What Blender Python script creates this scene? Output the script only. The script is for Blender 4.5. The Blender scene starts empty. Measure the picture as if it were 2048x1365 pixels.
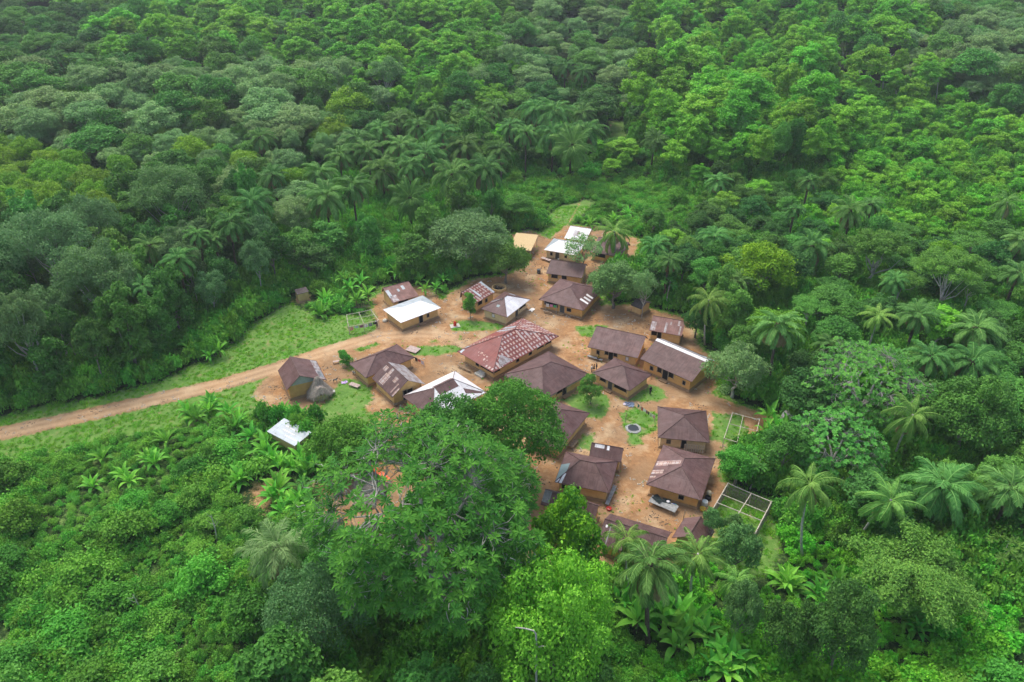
import bpy, math, random
import numpy as np
from mathutils import Vector, Matrix
PI = math.pi
random.seed(7)
# ------------------------------------------------------------------ camera, world, sun, exposure
S = bpy.context.scene
COL = S.collection
CAM_H, PITCH, FOC = 76.0, math.radians(32), 1500.0        # focal length in pixels of a 2048 px wide frame
cam = bpy.data.cameras.new('camera'); camo = bpy.data.objects.new('camera', cam); COL.objects.link(camo)
camo.location = (0, 0, CAM_H); camo.rotation_euler = (PI/2 - PITCH, 0, 0)
cam.sensor_width = 36; cam.lens = 36*FOC/2048; cam.clip_start = 1; cam.clip_end = 5000
S.camera = camo
W = bpy.data.worlds.new('World'); S.world = W; W.use_nodes = True
nt = W.node_tree; sky = nt.nodes.new('ShaderNodeTexSky'); sky.sky_type = 'NISHITA'; sky.sun_disc = False
SUN_EL, SUN_AZ = math.radians(62), math.radians(-35)      # azimuth measured from +Y towards +X
sky.sun_elevation = SUN_EL; sky.sun_rotation = SUN_AZ
sky.air_density = 1.0; sky.dust_density = 4.0; sky.ozone_density = 1.0
bg = nt.nodes['Background']; bg.inputs[1].default_value = 0.15
nt.links.new(sky.outputs[0], bg.inputs[0])
sl = bpy.data.lights.new('sun', 'SUN'); sl.energy = 1.15; sl.angle = math.radians(25); sl.color = (1, .96, .9)
so = bpy.data.objects.new('sun', sl); COL.objects.link(so)
d = Vector((math.sin(SUN_AZ)*math.cos(SUN_EL), math.cos(SUN_AZ)*math.cos(SUN_EL), math.sin(SUN_EL)))
so.rotation_euler = d.to_track_quat('Z', 'Y').to_euler(); so.location = (0, 0, 300)
S.view_settings.view_transform = 'Standard'; S.view_settings.look = 'None'
S.view_settings.exposure = 0.70; S.view_settings.gamma = 1
S.cycles.max_bounces = 5; S.cycles.diffuse_bounces = 3; S.cycles.transmission_bounces = 3; S.cycles.transparent_max_bounces = 4

# ------------------------------------------------------------------ terrain and pixel -> place
HILL0 = 190.0
def zt(x, y):
    s = np.maximum(0, np.asarray(y, float) - HILL0)
    z = 0.075*s*s/(s + 60)
    k = np.clip(s/120, 0, 1)
    z = z + k*(4*np.sin(np.asarray(x)/70.0 + 1.0)*np.sin(np.asarray(y)/60.0 + .4) + 2*np.sin(np.asarray(x)/31.0 + np.asarray(y)/43.0))
    return z
cp, sp = math.cos(PITCH), math.sin(PITCH)
def ray(px, py):
    x = px - 1024; y = 682.5 - py
    return x, FOC*cp + y*sp, -FOC*sp + y*cp
def at(px, py, h=0.0):
    """the place whose point h metres above the ground is seen at this pixel of the photograph"""
    dx, dy, dz = ray(px, py); z = h
    for _ in range(25):
        t = (CAM_H - z)/(-dz); x, y = dx*t, dy*t
        z = .5*z + .5*(float(zt(x, y)) + h)
    return x, y
def proj(x, y, z):
    x = np.asarray(x, float); y = np.asarray(y, float); z = np.asarray(z, float) - CAM_H
    dep = y*cp - z*sp; up = y*sp + z*cp
    return 1024 + FOC*x/dep, 682.5 - FOC*up/dep
def pxm(x, y, z):                                          # pixels per metre there
    return FOC/(y*cp - (z - CAM_H)*sp)

# ------------------------------------------------------------------ tagging
def tag(o, label=None, cat=None, group=None, kind=None):
    if label: o['label'] = label
    if cat: o['category'] = cat
    if group: o['group'] = group
    if kind: o['kind'] = kind
    return o
def empty(name, loc, rz=0, scale=(1, 1, 1), **k):
    o = bpy.data.objects.new(name, None); COL.objects.link(o); o.empty_display_size = .3
    o.location = loc; o.rotation_euler = (0, 0, rz); o.scale = scale
    return tag(o, **k)
def link(name, me, parent=None):
    o = bpy.data.objects.new(name, me); COL.objects.link(o)
    if parent: o.parent = parent
    return o
def copy_tree(o, parent=None):
    c = o.copy(); COL.objects.link(c)
    if parent: c.parent = parent
    for ch in list(o.children): copy_tree(ch, c)
    return c

# ------------------------------------------------------------------ mesh builders
def np_mesh(name, V, F, mats, mi=None, tint=None, smooth=False):
    """V (n,3); F list of index arrays or an (m,k) array"""
    me = bpy.data.meshes.new(name)
    V = np.asarray(V, np.float32)
    if isinstance(F, np.ndarray):
        m, k = F.shape; idx = F.ravel(); ls = np.arange(m)*k; lt = np.full(m, k)
    else:
        lt = np.array([len(f) for f in F]); ls = np.concatenate([[0], np.cumsum(lt)[:-1]]); idx = np.concatenate([np.asarray(f) for f in F]); m = len(F)
    me.vertices.add(len(V)); me.vertices.foreach_set('co', V.ravel())
    me.loops.add(len(idx)); me.loops.foreach_set('vertex_index', idx.astype(np.int32))
    me.polygons.add(m); me.polygons.foreach_set('loop_start', ls.astype(np.int32))
    try: me.polygons.foreach_set('loop_total', lt.astype(np.int32))
    except Exception: pass
    for mt in (mats if isinstance(mats, (list, tuple)) else [mats]): me.materials.append(mt)
    if mi is not None: me.polygons.foreach_set('material_index', np.asarray(mi, np.int32))
    if tint is not None:
        a = me.attributes.new('tint', 'FLOAT', 'FACE'); a.data.foreach_set('value', np.asarray(tint, np.float32))
    me.polygons.foreach_set('use_smooth', np.full(m, smooth))
    me.update(calc_edges=True)
    return me
class MB:
    def __init__(s): s.v = []; s.f = []; s.m = []
    def add(s, V, F, mi=0):
        n = len(s.v); s.v += [tuple(p) for p in V]; s.f += [[i + n for i in f] for f in F]; s.m += [mi]*len(F); return s
    def box(s, c, size, rz=0, mi=0, rx=0, ry=0):
        M = Matrix.Rotation(rz, 3, 'Z') @ Matrix.Rotation(ry, 3, 'Y') @ Matrix.Rotation(rx, 3, 'X')
        P = [Vector(c) + M @ Vector((sx*size[0]/2, sy*size[1]/2, sz*size[2]/2)) for sz in (-1, 1) for sy in (-1, 1) for sx in (-1, 1)]
        return s.add(P, [(0, 2, 3, 1), (4, 5, 7, 6), (0, 1, 5, 4), (2, 6, 7, 3), (0, 4, 6, 2), (1, 3, 7, 5)], mi)
    def tube(s, pts, rad, n=6, mi=0, cap=True):
        pts = [Vector(p) for p in pts]; R = rad if hasattr(rad, '__len__') else [rad]*len(pts); P = []
        for i, p in enumerate(pts):
            t = (pts[min(i+1, len(pts)-1)] - pts[max(i-1, 0)])
            if t.length < 1e-6: t = Vector((0, 0, 1))
            t.normalize(); a = t.cross(Vector((.12, .99, .05)) if abs(t.y) < .9 else Vector((1, 0, 0))).normalized(); b = t.cross(a)
            P += [p + (a*math.cos(2*PI*k/n) + b*math.sin(2*PI*k/n))*R[i] for k in range(n)]
        F = [(i*n + k, i*n + (k+1) % n, (i+1)*n + (k+1) % n, (i+1)*n + k) for i in range(len(pts)-1) for k in range(n)]
        if cap: F += [tuple(range(n))[::-1], tuple((len(pts)-1)*n + k for k in range(n))]
        return s.add(P, F, mi)
    def lathe(s, prof, c=(0, 0, 0), n=12, mi=0, j=0.0):
        P = []
        for r, z in prof:
            for k in range(n):
                q = 1 + random.uniform(-j, j)
                P.append((c[0] + r*q*math.cos(2*PI*k/n), c[1] + r*q*math.sin(2*PI*k/n), c[2] + z))
        F = [(i*n + k, i*n + (k+1) % n, (i+1)*n + (k+1) % n, (i+1)*n + k) for i in range(len(prof)-1) for k in range(n)]
        return s.add(P, F, mi)
    def mesh(s, name, mats, smooth=False): return np_mesh(name, s.v, s.f, mats, s.m, smooth=smooth)
    def build(s, name, mats, parent=None, smooth=False): return link(name, s.mesh(name, mats, smooth), parent)

# ------------------------------------------------------------------ materials
def mat(name, col, rough=.8, metal=0.0, spec=.3):
    m = bpy.data.materials.new(name); m.use_nodes = True; b = m.node_tree.nodes['Principled BSDF']
    b.inputs['Base Color'].default_value = (*col, 1); b.inputs['Roughness'].default_value = rough
    b.inputs['Metallic'].default_value = metal; b.inputs['Specular IOR Level'].default_value = spec
    return m
def N(m, t, **k):
    n = m.node_tree.nodes.new(t)
    for a, v in k.items(): setattr(n, a, v)
    return n
def L(m, a, b): m.node_tree.links.new(a, b)
def setin(n, **k):
    for a, v in k.items(): n.inputs[a.replace('_', ' ')].default_value = v
    return n
def ramp(m, fac, stops):
    r = N(m, 'ShaderNodeValToRGB'); L(m, fac, r.inputs[0]); cr = r.color_ramp
    while len(cr.elements) < len(stops): cr.elements.new(.5)
    for e, (p, c) in zip(cr.elements, stops): e.position = p; e.color = (*c, 1)
    return r.outputs[0]
def mixc(m, fac, a, b, mode='MIX'):
    n = N(m, 'ShaderNodeMix', data_type='RGBA', blend_type=mode)
    for i, v in ((0, fac), (6, a), (7, b)):
        if isinstance(v, (int, float)): n.inputs[i].default_value = v
        elif isinstance(v, tuple): n.inputs[i].default_value = (*v, 1)
        else: L(m, v, n.inputs[i])
    return n.outputs[2]
def mathn(m, op, a, b=None, c=None, clamp=False):
    n = N(m, 'ShaderNodeMath', operation=op, use_clamp=clamp)
    for i, v in enumerate((a, b, c)):
        if v is None: continue
        if isinstance(v, (int, float)): n.inputs[i].default_value = v
        else: L(m, v, n.inputs[i])
    return n.outputs[0]
def noise(m, vec, scale, detail=3, rough=.55):
    n = N(m, 'ShaderNodeTexNoise'); setin(n, Scale=scale, Detail=detail, Roughness=rough); L(m, vec, n.inputs['Vector']); return n.outputs[0]
def wpos(m): return N(m, 'ShaderNodeNewGeometry').outputs['Position']
def attr(m, name): return N(m, 'ShaderNodeAttribute', attribute_name=name)

LEAFK = 2.05
def leafmat(name, lo, hi, var=.25, transl=.25, rough=.55):
    """leaf colour between lo and hi by leaf, shifted a little from plant to plant"""
    m = mat(name, lo, rough, spec=.12); b = m.node_tree.nodes['Principled BSDF']
    c = mixc(m, attr(m, 'tint').outputs['Fac'], tuple(v*LEAFK*k for v, k in zip(lo, (1.04, 1, .72))), tuple(v*LEAFK*k for v, k in zip(hi, (1.04, 1, .72))))
    oi = N(m, 'ShaderNodeObjectInfo')
    hs = N(m, 'ShaderNodeHueSaturation'); L(m, c, hs.inputs['Color'])
    r2 = mathn(m, 'FRACT', mathn(m, 'MULTIPLY', oi.outputs['Random'], 7.31))
    L(m, mathn(m, 'MULTIPLY_ADD', r2, .035, .4825), hs.inputs['Hue'])
    L(m, mathn(m, 'MULTIPLY_ADD', oi.outputs['Random'], var*2, 1 - var), hs.inputs['Value'])
    hs.inputs['Saturation'].default_value = 1.03
    L(m, hs.outputs[0], b.inputs['Base Color'])
    t = N(m, 'ShaderNodeBsdfTranslucent'); L(m, hs.outputs[0], t.inputs[0]); mx = N(m, 'ShaderNodeMixShader'); mx.inputs[0].default_value = transl
    L(m, b.outputs[0], mx.inputs[1]); L(m, t.outputs[0], mx.inputs[2]); L(m, mx.outputs[0], m.node_tree.nodes['Material Output'].inputs[0])
    return m
LM = {
 'mid':    leafmat('leaves_mid_green', (.045, .125, .035), (.085, .21, .05)),
 'grey':   leafmat('leaves_grey_green', (.095, .175, .085), (.16, .27, .13), .16),
 'bright': leafmat('leaves_bright_green', (.07, .20, .035), (.15, .34, .05), .2),
 'olive':  leafmat('leaves_olive_green', (.075, .16, .025), (.13, .25, .035), .18),
 'dark':   leafmat('leaves_dark_green', (.028, .085, .030), (.055, .14, .04), .2),
 'mango':  leafmat('leaves_mango', (.035, .12, .03), (.075, .21, .04), .12),
 'slate':  leafmat('leaves_slate_green', (.055, .125, .055), (.095, .195, .08), .1),
 'lime':   leafmat('leaves_lime_tips', (.045, .15, .03), (.16, .32, .03), .1),
 'bush':   leafmat('leaves_bush', (.05, .16, .032), (.11, .27, .05), .22),
 'bushd':  leafmat('leaves_bush_dark', (.042, .135, .03), (.085, .23, .045), .3),
 'vine':   leafmat('leaves_vine', (.055, .20, .028), (.11, .32, .045), .22),
 'oil':    leafmat('fronds_oil_palm', (.042, .12, .04), (.11, .225, .08), .22),
 'oilgrey': leafmat('fronds_greyed', (.075, .15, .065), (.13, .21, .11), .1),
 'coco':   leafmat('fronds_coconut', (.07, .165, .045), (.15, .26, .08), .15),
 'banana': leafmat('leaves_banana', (.045, .17, .035), (.12, .32, .06), .22, .3, .4),
 'bamboo': leafmat('leaves_bamboo', (.055, .16, .045), (.12, .27, .07), .05),
 'rosette': leafmat('leaves_rosette', (.028, .10, .022), (.075, .19, .035), .08),
 'greyd':  leafmat('leaves_grey_green_deep', (.06, .125, .06), (.105, .195, .095), .12),
 'bigleaf': leafmat('leaves_broad', (.04, .135, .035), (.095, .24, .06), .08),
 'grass':  leafmat('grass_blades', (.10, .25, .035), (.17, .34, .06), .2, .5),
 'dead':   leafmat('fronds_dead', (.12, .10, .065), (.21, .18, .12), .1, .1),
}
def barkmat(name, a, b_):
    m = mat(name, a, .9, spec=.1); c = ramp(m, noise(m, wpos(m), 3, 4, .7), [(.35, a), (.65, b_)]); L(m, c, m.node_tree.nodes['Principled BSDF'].inputs['Base Color']); return m
BARK = barkmat('bark_grey', (.16, .14, .11), (.32, .30, .25)); BARKP = barkmat('bark_pale', (.34, .32, .28), (.62, .59, .53)); BARKD = barkmat('bark_dark', (.08, .06, .045), (.17, .14, .10))
STEM = barkmat('banana_stem', (.12, .15, .05), (.25, .24, .10))

# earth: three sheets share it; attributes dirt and grass say what grows where
def earthmat():
    m = mat('earth', (.3, .2, .1), .95, spec=.1); b = m.node_tree.nodes['Principled BSDF']; p = wpos(m)
    n1 = noise(m, p, .35, 5, .6); n2 = noise(m, p, 1.6, 5, .65); n3 = noise(m, p, 7, 3, .6); nb = noise(m, p, .12, 3, .5)
    dirt = ramp(m, mathn(m, 'ADD', mathn(m, 'MULTIPLY', n1, .6), mathn(m, 'MULTIPLY', n2, .4)),
                [(.30, (.17, .095, .045)), (.42, (.30, .165, .075)), (.52, (.40, .222, .10)), (.66, (.52, .35, .185))])
    dirt = mixc(m, ramp(m, nb, [(.42, (0, 0, 0)), (.58, (.55, .55, .55))]), dirt, (.27, .19, .11))
    dirt = mixc(m, ramp(m, noise(m, p, .22, 4, .6), [(.52, (0, 0, 0)), (.66, (.6, .6, .6))]), dirt, (.56, .43, .26))
    dirt = mixc(m, mathn(m, 'MULTIPLY', attr(m, 'worn').outputs['Fac'], .55), dirt, (.62, .44, .26))
    dirt = mixc(m, .28, dirt, mixc(m, mathn(m, 'GREATER_THAN', n3, .6), dirt, (.22, .12, .06)))
    grass = ramp(m, mathn(m, 'ADD', mathn(m, 'MULTIPLY', n1, .5), mathn(m, 'MULTIPLY', n2, .5)),
                 [(.33, (.085, .19, .035)), (.5, (.13, .26, .05)), (.66, (.22, .33, .09))])
    grass = mixc(m, ramp(m, noise(m, p, .55, 4, .7), [(.56, (0, 0, 0)), (.66, (.7, .7, .7))]), grass, (.30, .24, .12))
    floor = ramp(m, n2, [(.35, (.018, .045, .012)), (.6, (.045, .085, .022)), (.75, (.09, .08, .04))])
    ga = attr(m, 'grass').outputs['Fac']; da = attr(m, 'dirt').outputs['Fac']
    edge = mathn(m, 'MULTIPLY_ADD', n1, 1.5, mathn(m, 'MULTIPLY_ADD', n2, 1.6, -1.55))
    gf = mathn(m, 'MULTIPLY_ADD', mathn(m, 'ADD', ga, mathn(m, 'MULTIPLY', edge, .7)), 3.0, -1.0, True)
    df = mathn(m, 'MULTIPLY_ADD', mathn(m, 'ADD', da, mathn(m, 'MULTIPLY', edge, .8)), 3.2, -1.1, True)
    c = mixc(m, df, mixc(m, gf, floor, grass), dirt)
    L(m, c, b.inputs['Base Color'])
    bp = N(m, 'ShaderNodeBump'); setin(bp, Strength=.5, Distance=.15); L(m, mathn(m, 'ADD', n2, mathn(m, 'MULTIPLY', n3, .4)), bp.inputs['Height']); L(m, bp.outputs[0], b.inputs['Normal'])
    return m
EARTH = earthmat()

# roofing: u runs along the eave and v up the slope, both in metres
def roofmat(name, base, alt, kind):
    m = mat(name, base, .55, spec=.35); b = m.node_tree.nodes['Principled BSDF']
    uv = N(m, 'ShaderNodeUVMap', uv_map='UVMap'); sep = N(m, 'ShaderNodeSeparateXYZ'); L(m, uv.outputs[0], sep.inputs[0])
    u, v = sep.outputs[0], sep.outputs[1]; p = wpos(m)
    def streakvec(sx, sy):
        c = N(m, 'ShaderNodeCombineXYZ'); L(m, mathn(m, 'MULTIPLY', u, sx), c.inputs[0]); L(m, mathn(m, 'MULTIPLY', v, sy), c.inputs[1]); return c.outputs[0]
    wn = N(m, 'ShaderNodeTexWhiteNoise', noise_dimensions='2D'); c2 = N(m, 'ShaderNodeCombineXYZ')
    L(m, mathn(m, 'FLOOR', mathn(m, 'MULTIPLY', u, 1.25)), c2.inputs[0]); L(m, mathn(m, 'FLOOR', mathn(m, 'MULTIPLY', v, .42)), c2.inputs[1]); L(m, c2.outputs[0], wn.inputs[0])
    st = noise(m, streakvec(3.0, .25), 1.0, 4, .6); st2 = noise(m, streakvec(1.0, .8), .9, 4, .6)
    col = mixc(m, ramp(m, st, [(.35, (0, 0, 0)), (.7, (1, 1, 1))]), base, alt)
    col = mixc(m, mathn(m, 'MULTIPLY', wn.outputs[0], .28), col, tuple(x*1.6 for x in base))
    lap = mathn(m, 'LESS_THAN', mathn(m, 'FRACT', mathn(m, 'MULTIPLY', v, .42)), .035)
    col = mixc(m, mathn(m, 'MULTIPLY', lap, .35), col, tuple(x*.4 for x in base))
    seam = mathn(m, 'LESS_THAN', mathn(m, 'FRACT', mathn(m, 'MULTIPLY', u, 1.25)), .07)
    col = mixc(m, mathn(m, 'MULTIPLY', seam, .22), col, tuple(x*.45 for x in base))
    if kind in ('spots', 'checker'):
        # pale unrusted rectangles left between the corrugation rows
        fu = mathn(m, 'FRACT', mathn(m, 'MULTIPLY', u, 1.35)); fv = mathn(m, 'FRACT', mathn(m, 'MULTIPLY', v, 1.15 if kind == 'spots' else 1.6))
        jit = mathn(m, 'MULTIPLY_ADD', noise(m, streakvec(2.2, 2.2), 1, 2), .5, -.25)
        du = mathn(m, 'ABSOLUTE', mathn(m, 'ADD', mathn(m, 'SUBTRACT', fu, .5), jit)); dv = mathn(m, 'ABSOLUTE', mathn(m, 'ADD', mathn(m, 'SUBTRACT', fv, .5), mathn(m, 'MULTIPLY', jit, .6)))
        a_, b_ = (.23, .27) if kind == 'spots' else (.36, .40)
        sp_ = mathn(m, 'MULTIPLY', mathn(m, 'LESS_THAN', du, a_), mathn(m, 'LESS_THAN', dv, b_))
        thr = attr(m, 'pale').outputs['Fac']
        on = mathn(m, 'LESS_THAN', noise(m, streakvec(.35, .35), 1, 3), thr) if kind == 'spots' else 1.0
        colw = N(m, 'ShaderNodeTexWhiteNoise', noise_dimensions='1D'); L(m, mathn(m, 'FLOOR', mathn(m, 'MULTIPLY', u, 1.35)), colw.inputs['W'])
        longs = mathn(m, 'MULTIPLY', mathn(m, 'MULTIPLY', mathn(m, 'LESS_THAN', du, .3), mathn(m, 'GREATER_THAN', colw.outputs[0], .72)), mathn(m, 'GREATER_THAN', noise(m, streakvec(.8, .45), 1, 2), .5))
        f = mathn(m, 'MULTIPLY', sp_, on) if kind == 'spots' else sp_
        if kind == 'spots': f = mathn(m, 'MAXIMUM', f, mathn(m, 'MULTIPLY', longs, mathn(m, 'GREATER_THAN', thr, .55)))
        col = mixc(m, mathn(m, 'MULTIPLY', f, .85), col, mixc(m, ramp(m, st2, [(.4, (0, 0, 0)), (.6, (1, 1, 1))]), (.52, .50, .48), (.60, .44, .34)))
    if kind == 'worn':
        col = mixc(m, ramp(m, noise(m, streakvec(.6, .9), 1.4, 5, .7), [(.48, (0, 0, 0)), (.54, (.8, .8, .8))]), col, alt)
    oi = N(m, 'ShaderNodeObjectInfo'); hs = N(m, 'ShaderNodeHueSaturation'); L(m, col, hs.inputs['Color']); L(m, mathn(m, 'MULTIPLY_ADD', oi.outputs['Random'], .34, .80), hs.inputs['Value']); L(m, mathn(m, 'MULTIPLY_ADD', noise(m, p, .5, 4, .6), .5, .75), hs.inputs['Saturation'])
    blot = ramp(m, noise(m, p, .8, 5, .65), [(.40, (1, 1, 1)), (.62, (.68, .62, .60))]); run = ramp(m, noise(m, streakvec(5.0, .35), 1.2, 3, .6), [(.52, (1, 1, 1)), (.68, (.72, .62, .56))])
    col = mixc(m, 1.0 if kind == 'brown' else .45, hs.outputs[0], mixc(m, 1.0, blot, run, 'MULTIPLY'), 'MULTIPLY')
    L(m, col, b.inputs['Base Color'])
    bp = N(m, 'ShaderNodeBump'); setin(bp, Strength=.35, Distance=.03)
    L(m, mathn(m, 'SINE', mathn(m, 'MULTIPLY', u, 2*PI/.2)), bp.inputs['Height']); L(m, bp.outputs[0], b.inputs['Normal'])
    if kind == 'tin': b.inputs['Roughness'].default_value = .45; b.inputs['Specular IOR Level'].default_value = .6
    return m
RM = {
 'brown': roofmat('roof_brown', (.130, .074, .066), (.168, .100, .092), 'brown'),
 'brown2': roofmat('roof_brown_pale', (.205, .122, .108), (.25, .165, .15), 'brown'),
 'spots': roofmat('roof_rust_spotted', (.19, .055, .045), (.25, .085, .07), 'spots'),
 'rust': roofmat('roof_rust', (.17, .085, .07), (.24, .12, .095), 'brown'),
 'patch': roofmat('roof_sheet_worn', (.20, .12, .10), (.52, .52, .52), 'worn'),
 'checker': roofmat('roof_sheet_checker', (.30, .16, .13), (.4, .3, .26), 'checker'),
 'tin': roofmat('roof_tin', (.36, .43, .45), (.47, .53, .55), 'tin'),
 'white': roofmat('roof_white', (.80, .80, .79), (.86, .86, .85), 'tin'),
 'teal': roofmat('roof_tin_dull', (.20, .30, .31), (.26, .37, .37), 'tin'),
 'grey': roofmat('roof_grey', (.20, .20, .20), (.36, .36, .35), 'worn'),
 'dark': roofmat('roof_dark', (.10, .085, .08), (.15, .12, .11), 'brown'),
}
def thatchmat(name, a, b_):
    m = mat(name, a, .95, spec=.1); t = N(m, 'ShaderNodeTexCoord'); mp = N(m, 'ShaderNodeMapping'); mp.inputs['Scale'].default_value = (9, 9, 1.2); L(m, t.outputs['Object'], mp.inputs[0])
    c = ramp(m, noise(m, mp.outputs[0], 1.2, 4, .7), [(.35, a), (.65, b_)]); L(m, c, m.node_tree.nodes['Principled BSDF'].inputs['Base Color']); return m
THATCH = thatchmat('thatch_grey', (.20, .165, .13), (.46, .40, .33)); STRAW = thatchmat('straw_mat', (.50, .36, .17), (.72, .56, .32))
def mudmat(name, a, b_, low):
    m = mat(name, a, .95, spec=.1); p = wpos(m); c = ramp(m, noise(m, p, 1.1, 5, .6), [(.35, a), (.65, b_)])
    z = N(m, 'ShaderNodeSeparateXYZ'); L(m, p, z.inputs[0])
    f = mathn(m, 'SUBTRACT', mathn(m, 'MULTIPLY_ADD', noise(m, p, 1.8, 3), .9, .15), z.outputs[2], clamp=True)   # splashed mud stains at the foot of the wall
    c = mixc(m, mathn(m, 'MULTIPLY', f, .9), c, low); L(m, c, m.node_tree.nodes['Principled BSDF'].inputs['Base Color']); return m
MUD = mudmat('mud_wall', (.66, .43, .175), (.76, .53, .24), (.36, .23, .11)); MUDO = mudmat('mud_wall_orange', (.66, .38, .13), (.75, .46, .18), (.40, .25, .12)); MUDP = mudmat('mud_wall_pale', (.68, .53, .29), (.78, .63, .38), (.40, .30, .17))
CEM = mudmat('cement_band', (.42, .43, .40), (.52, .53, .49), (.42, .43, .40))
PLINTH = mudmat('plinth_earth', (.33, .22, .12), (.42, .29, .16), (.26, .16, .09))
DARK = mat('dark_opening', (.012, .012, .013), .9); DOORM = mat('door_wood', (.07, .08, .075), .7); WOOD = barkmat('weathered_wood', (.22, .18, .13), (.42, .37, .29)); POLE = barkmat('pale_pole', (.42, .37, .29), (.66, .60, .50))  # on openings DARK paints the shade of the interior
RED = mat('red_plastic', (.62, .05, .03), .4); BLUE = mat('blue_plastic', (.02, .08, .45), .4); WHITE = mat('white_cloth', (.80, .80, .80), .8); BLACK = mat('black', (.015, .015, .016), .5)
YEL = mat('yellow_plastic', (.60, .42, .05), .5); JERR = mat('white_plastic', (.62, .68, .66), .4); CONC = mudmat('concrete', (.50, .50, .44), (.62, .61, .53), (.45, .42, .34)); ORANGE = mat('orange_tarp', (.85, .17, .06), .6)
BENCH = barkmat('bench_wood', (.24, .25, .24), (.42, .43, .41)); BENCHB = barkmat('bench_wood_brown', (.20, .14, .09), (.34, .26, .17)); FISH = barkmat('drying_boards', (.42, .32, .28), (.60, .50, .44))
SKIN = mat('skin_dark', (.06, .032, .02), .6); HAIR = mat('hair_black', (.01, .009, .008), .9)
def cloth(c): return mat('cloth_%02d%02d%02d' % tuple(int(x*99) for x in c), c, .9)

# ------------------------------------------------------------------ masks (photo pixels of ground points -> world)
def P2W(poly): return np.array([at(*p) for p in poly])
def sdf(poly, X, Y, closed=True):
    d2 = np.full(X.shape, 1e18); ins = np.zeros(X.shape, bool); n = len(poly)
    for i in range(n if closed else n-1):
        ax, ay = poly[i]; bx, by = poly[(i+1) % n]; ex, ey = bx-ax, by-ay
        t = np.clip(((X-ax)*ex + (Y-ay)*ey)/(ex*ex + ey*ey + 1e-9), 0, 1)
        d2 = np.minimum(d2, (X-ax-t*ex)**2 + (Y-ay-t*ey)**2)
        if closed: ins ^= ((ay > Y) != (by > Y)) & (X < (bx-ax)*(Y-ay)/((by-ay) if by != ay else 1e-9) + ax)
    d = np.sqrt(d2); return np.where(ins, -d, d) if closed else d
VILLAGE = P2W([(528,758),(575,722),(640,700),(700,680),(752,660),(745,600),(770,575),(845,572),(885,600),(905,585),(950,560),(1010,552),(1060,530),(1050,500),(1030,505),(1020,470),(1060,462),(1100,478),(1130,452),(1200,455),(1280,480),(1265,520),(1205,535),(1190,560),(1200,610),(1270,610),(1385,640),(1395,690),(1440,730),(1425,790),(1490,815),(1545,835),(1520,865),(1450,880),(1440,950),(1455,985),(1415,1045),(1430,1070),(1330,1130),(1200,1130),(1050,1110),(1040,1040),(1060,950),(1040,900),(860,870),(800,862),(735,825),(720,770),(690,760),(660,810),(610,820),(520,818),(508,790)])
DIRT_EXTRA = [P2W(p) for p in ([(636,965),(690,945),(760,925),(830,930),(860,985),(770,1060),(690,1080),(645,1030)], [(800,1080),(870,1070),(880,1120),(820,1140)], [(585,590),(625,585),(625,605),(590,612)], [(1040,1040),(1110,1000),(1100,1180),(1040,1140)], [(480,985),(560,940),(590,1000),(520,1040)], [(735,835),(800,850),(800,900),(740,890)])]
GRASSP = [P2W(p) for p in ([(900,645),(935,640),(1010,648),(1000,660),(905,665)], [(830,697),(905,690),(930,700),(880,712),(835,712)], [(850,675),(920,668),(925,680),(860,686)], [(1148,652),(1215,650),(1220,664),(1200,676),(1160,672)],
   [(1120,800),(1150,785),(1215,790),(1222,815),(1200,840),(1165,835)], [(1235,785),(1290,780),(1300,770),(1330,780),(1335,798),(1290,805),(1240,800)], [(1240,828),(1270,815),(1320,828),(1318,860),(1280,875),(1290,890),(1262,892),(1250,860)],
   [(1425,825),(1480,830),(1500,860),(1450,885),(1420,880)], [(1165,870),(1190,865),(1185,900),(1150,900)], [(690,738),(760,705),(790,700),(760,720),(720,745)], [(685,760),(740,760),(745,800),(700,830),(640,840),(650,810)], [(820,700),(855,690),(870,700),(850,712),(825,712)], [(700,690),(740,675),(760,690),(720,705)])]
ROAD = np.array([at(*p) for p in [(-260,925),(-120,893),(0,868),(150,836),(300,802),(450,768),(560,735),(640,708),(700,690),(760,672),(840,668),(900,672)]])
PATHN = [np.array([at(*p) for p in q]) for q in ([(1135,450),(1150,425),(1165,395),(1180,370),(1195,345)], [(1208,310),(1214,285),(1222,250)], [(1140,160),(1143,142)], [(735,1240),(790,1245),(850,1240),(905,1255),(950,1290),(945,1320),(920,1345)], [(600,872),(660,850),(720,835)])]
GRASSF = [P2W(p) for p in ([(-260,900),(-100,868),(60,815),(200,795),(330,757),(430,716),(500,650),(580,605),(640,640),(700,625),(765,650),(640,705),(450,760),(200,820),(0,865),(-260,920)],
   [(-260,940),(0,876),(250,825),(450,775),(545,745),(520,830),(400,850),(200,880),(0,930),(-200,980)], [(640,830),(740,770),(760,850),(700,880),(640,885)],
   [(1418,1031),(1456,967),(1545,1000),(1560,1060),(1560,1130),(1500,1160),(1440,1120)], [(1085,470),(1090,440),(1120,412),(1180,398),(1190,412),(1150,440),(1130,462)], [(1205,300),(1222,240),(1250,245),(1260,280),(1225,310)], [(1060,440),(1085,438),(1090,448),(1065,450)])]
FIELD = [P2W(p) for p in ([(-300,960),(0,930),(200,885),(400,850),(520,840),(640,885),(640,1000),(620,1150),(620,1240),(500,1500),(-300,1500)], [(1440,1100),(1560,1060),(1640,1060),(1800,1180),(2200,1250),(2200,1500),(1200,1500),(1180,1240),(1290,1140)],
   [(980,350),(1180,330),(1330,370),(1430,410),(1420,450),(1290,470),(1190,450),(1050,450),(1000,420)], [(420,690),(640,560),(760,560),(760,640),(640,640),(500,660)])]
def minsdf(polys, X, Y): return np.min([sdf(p, X, Y) for p in polys], axis=0)
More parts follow.
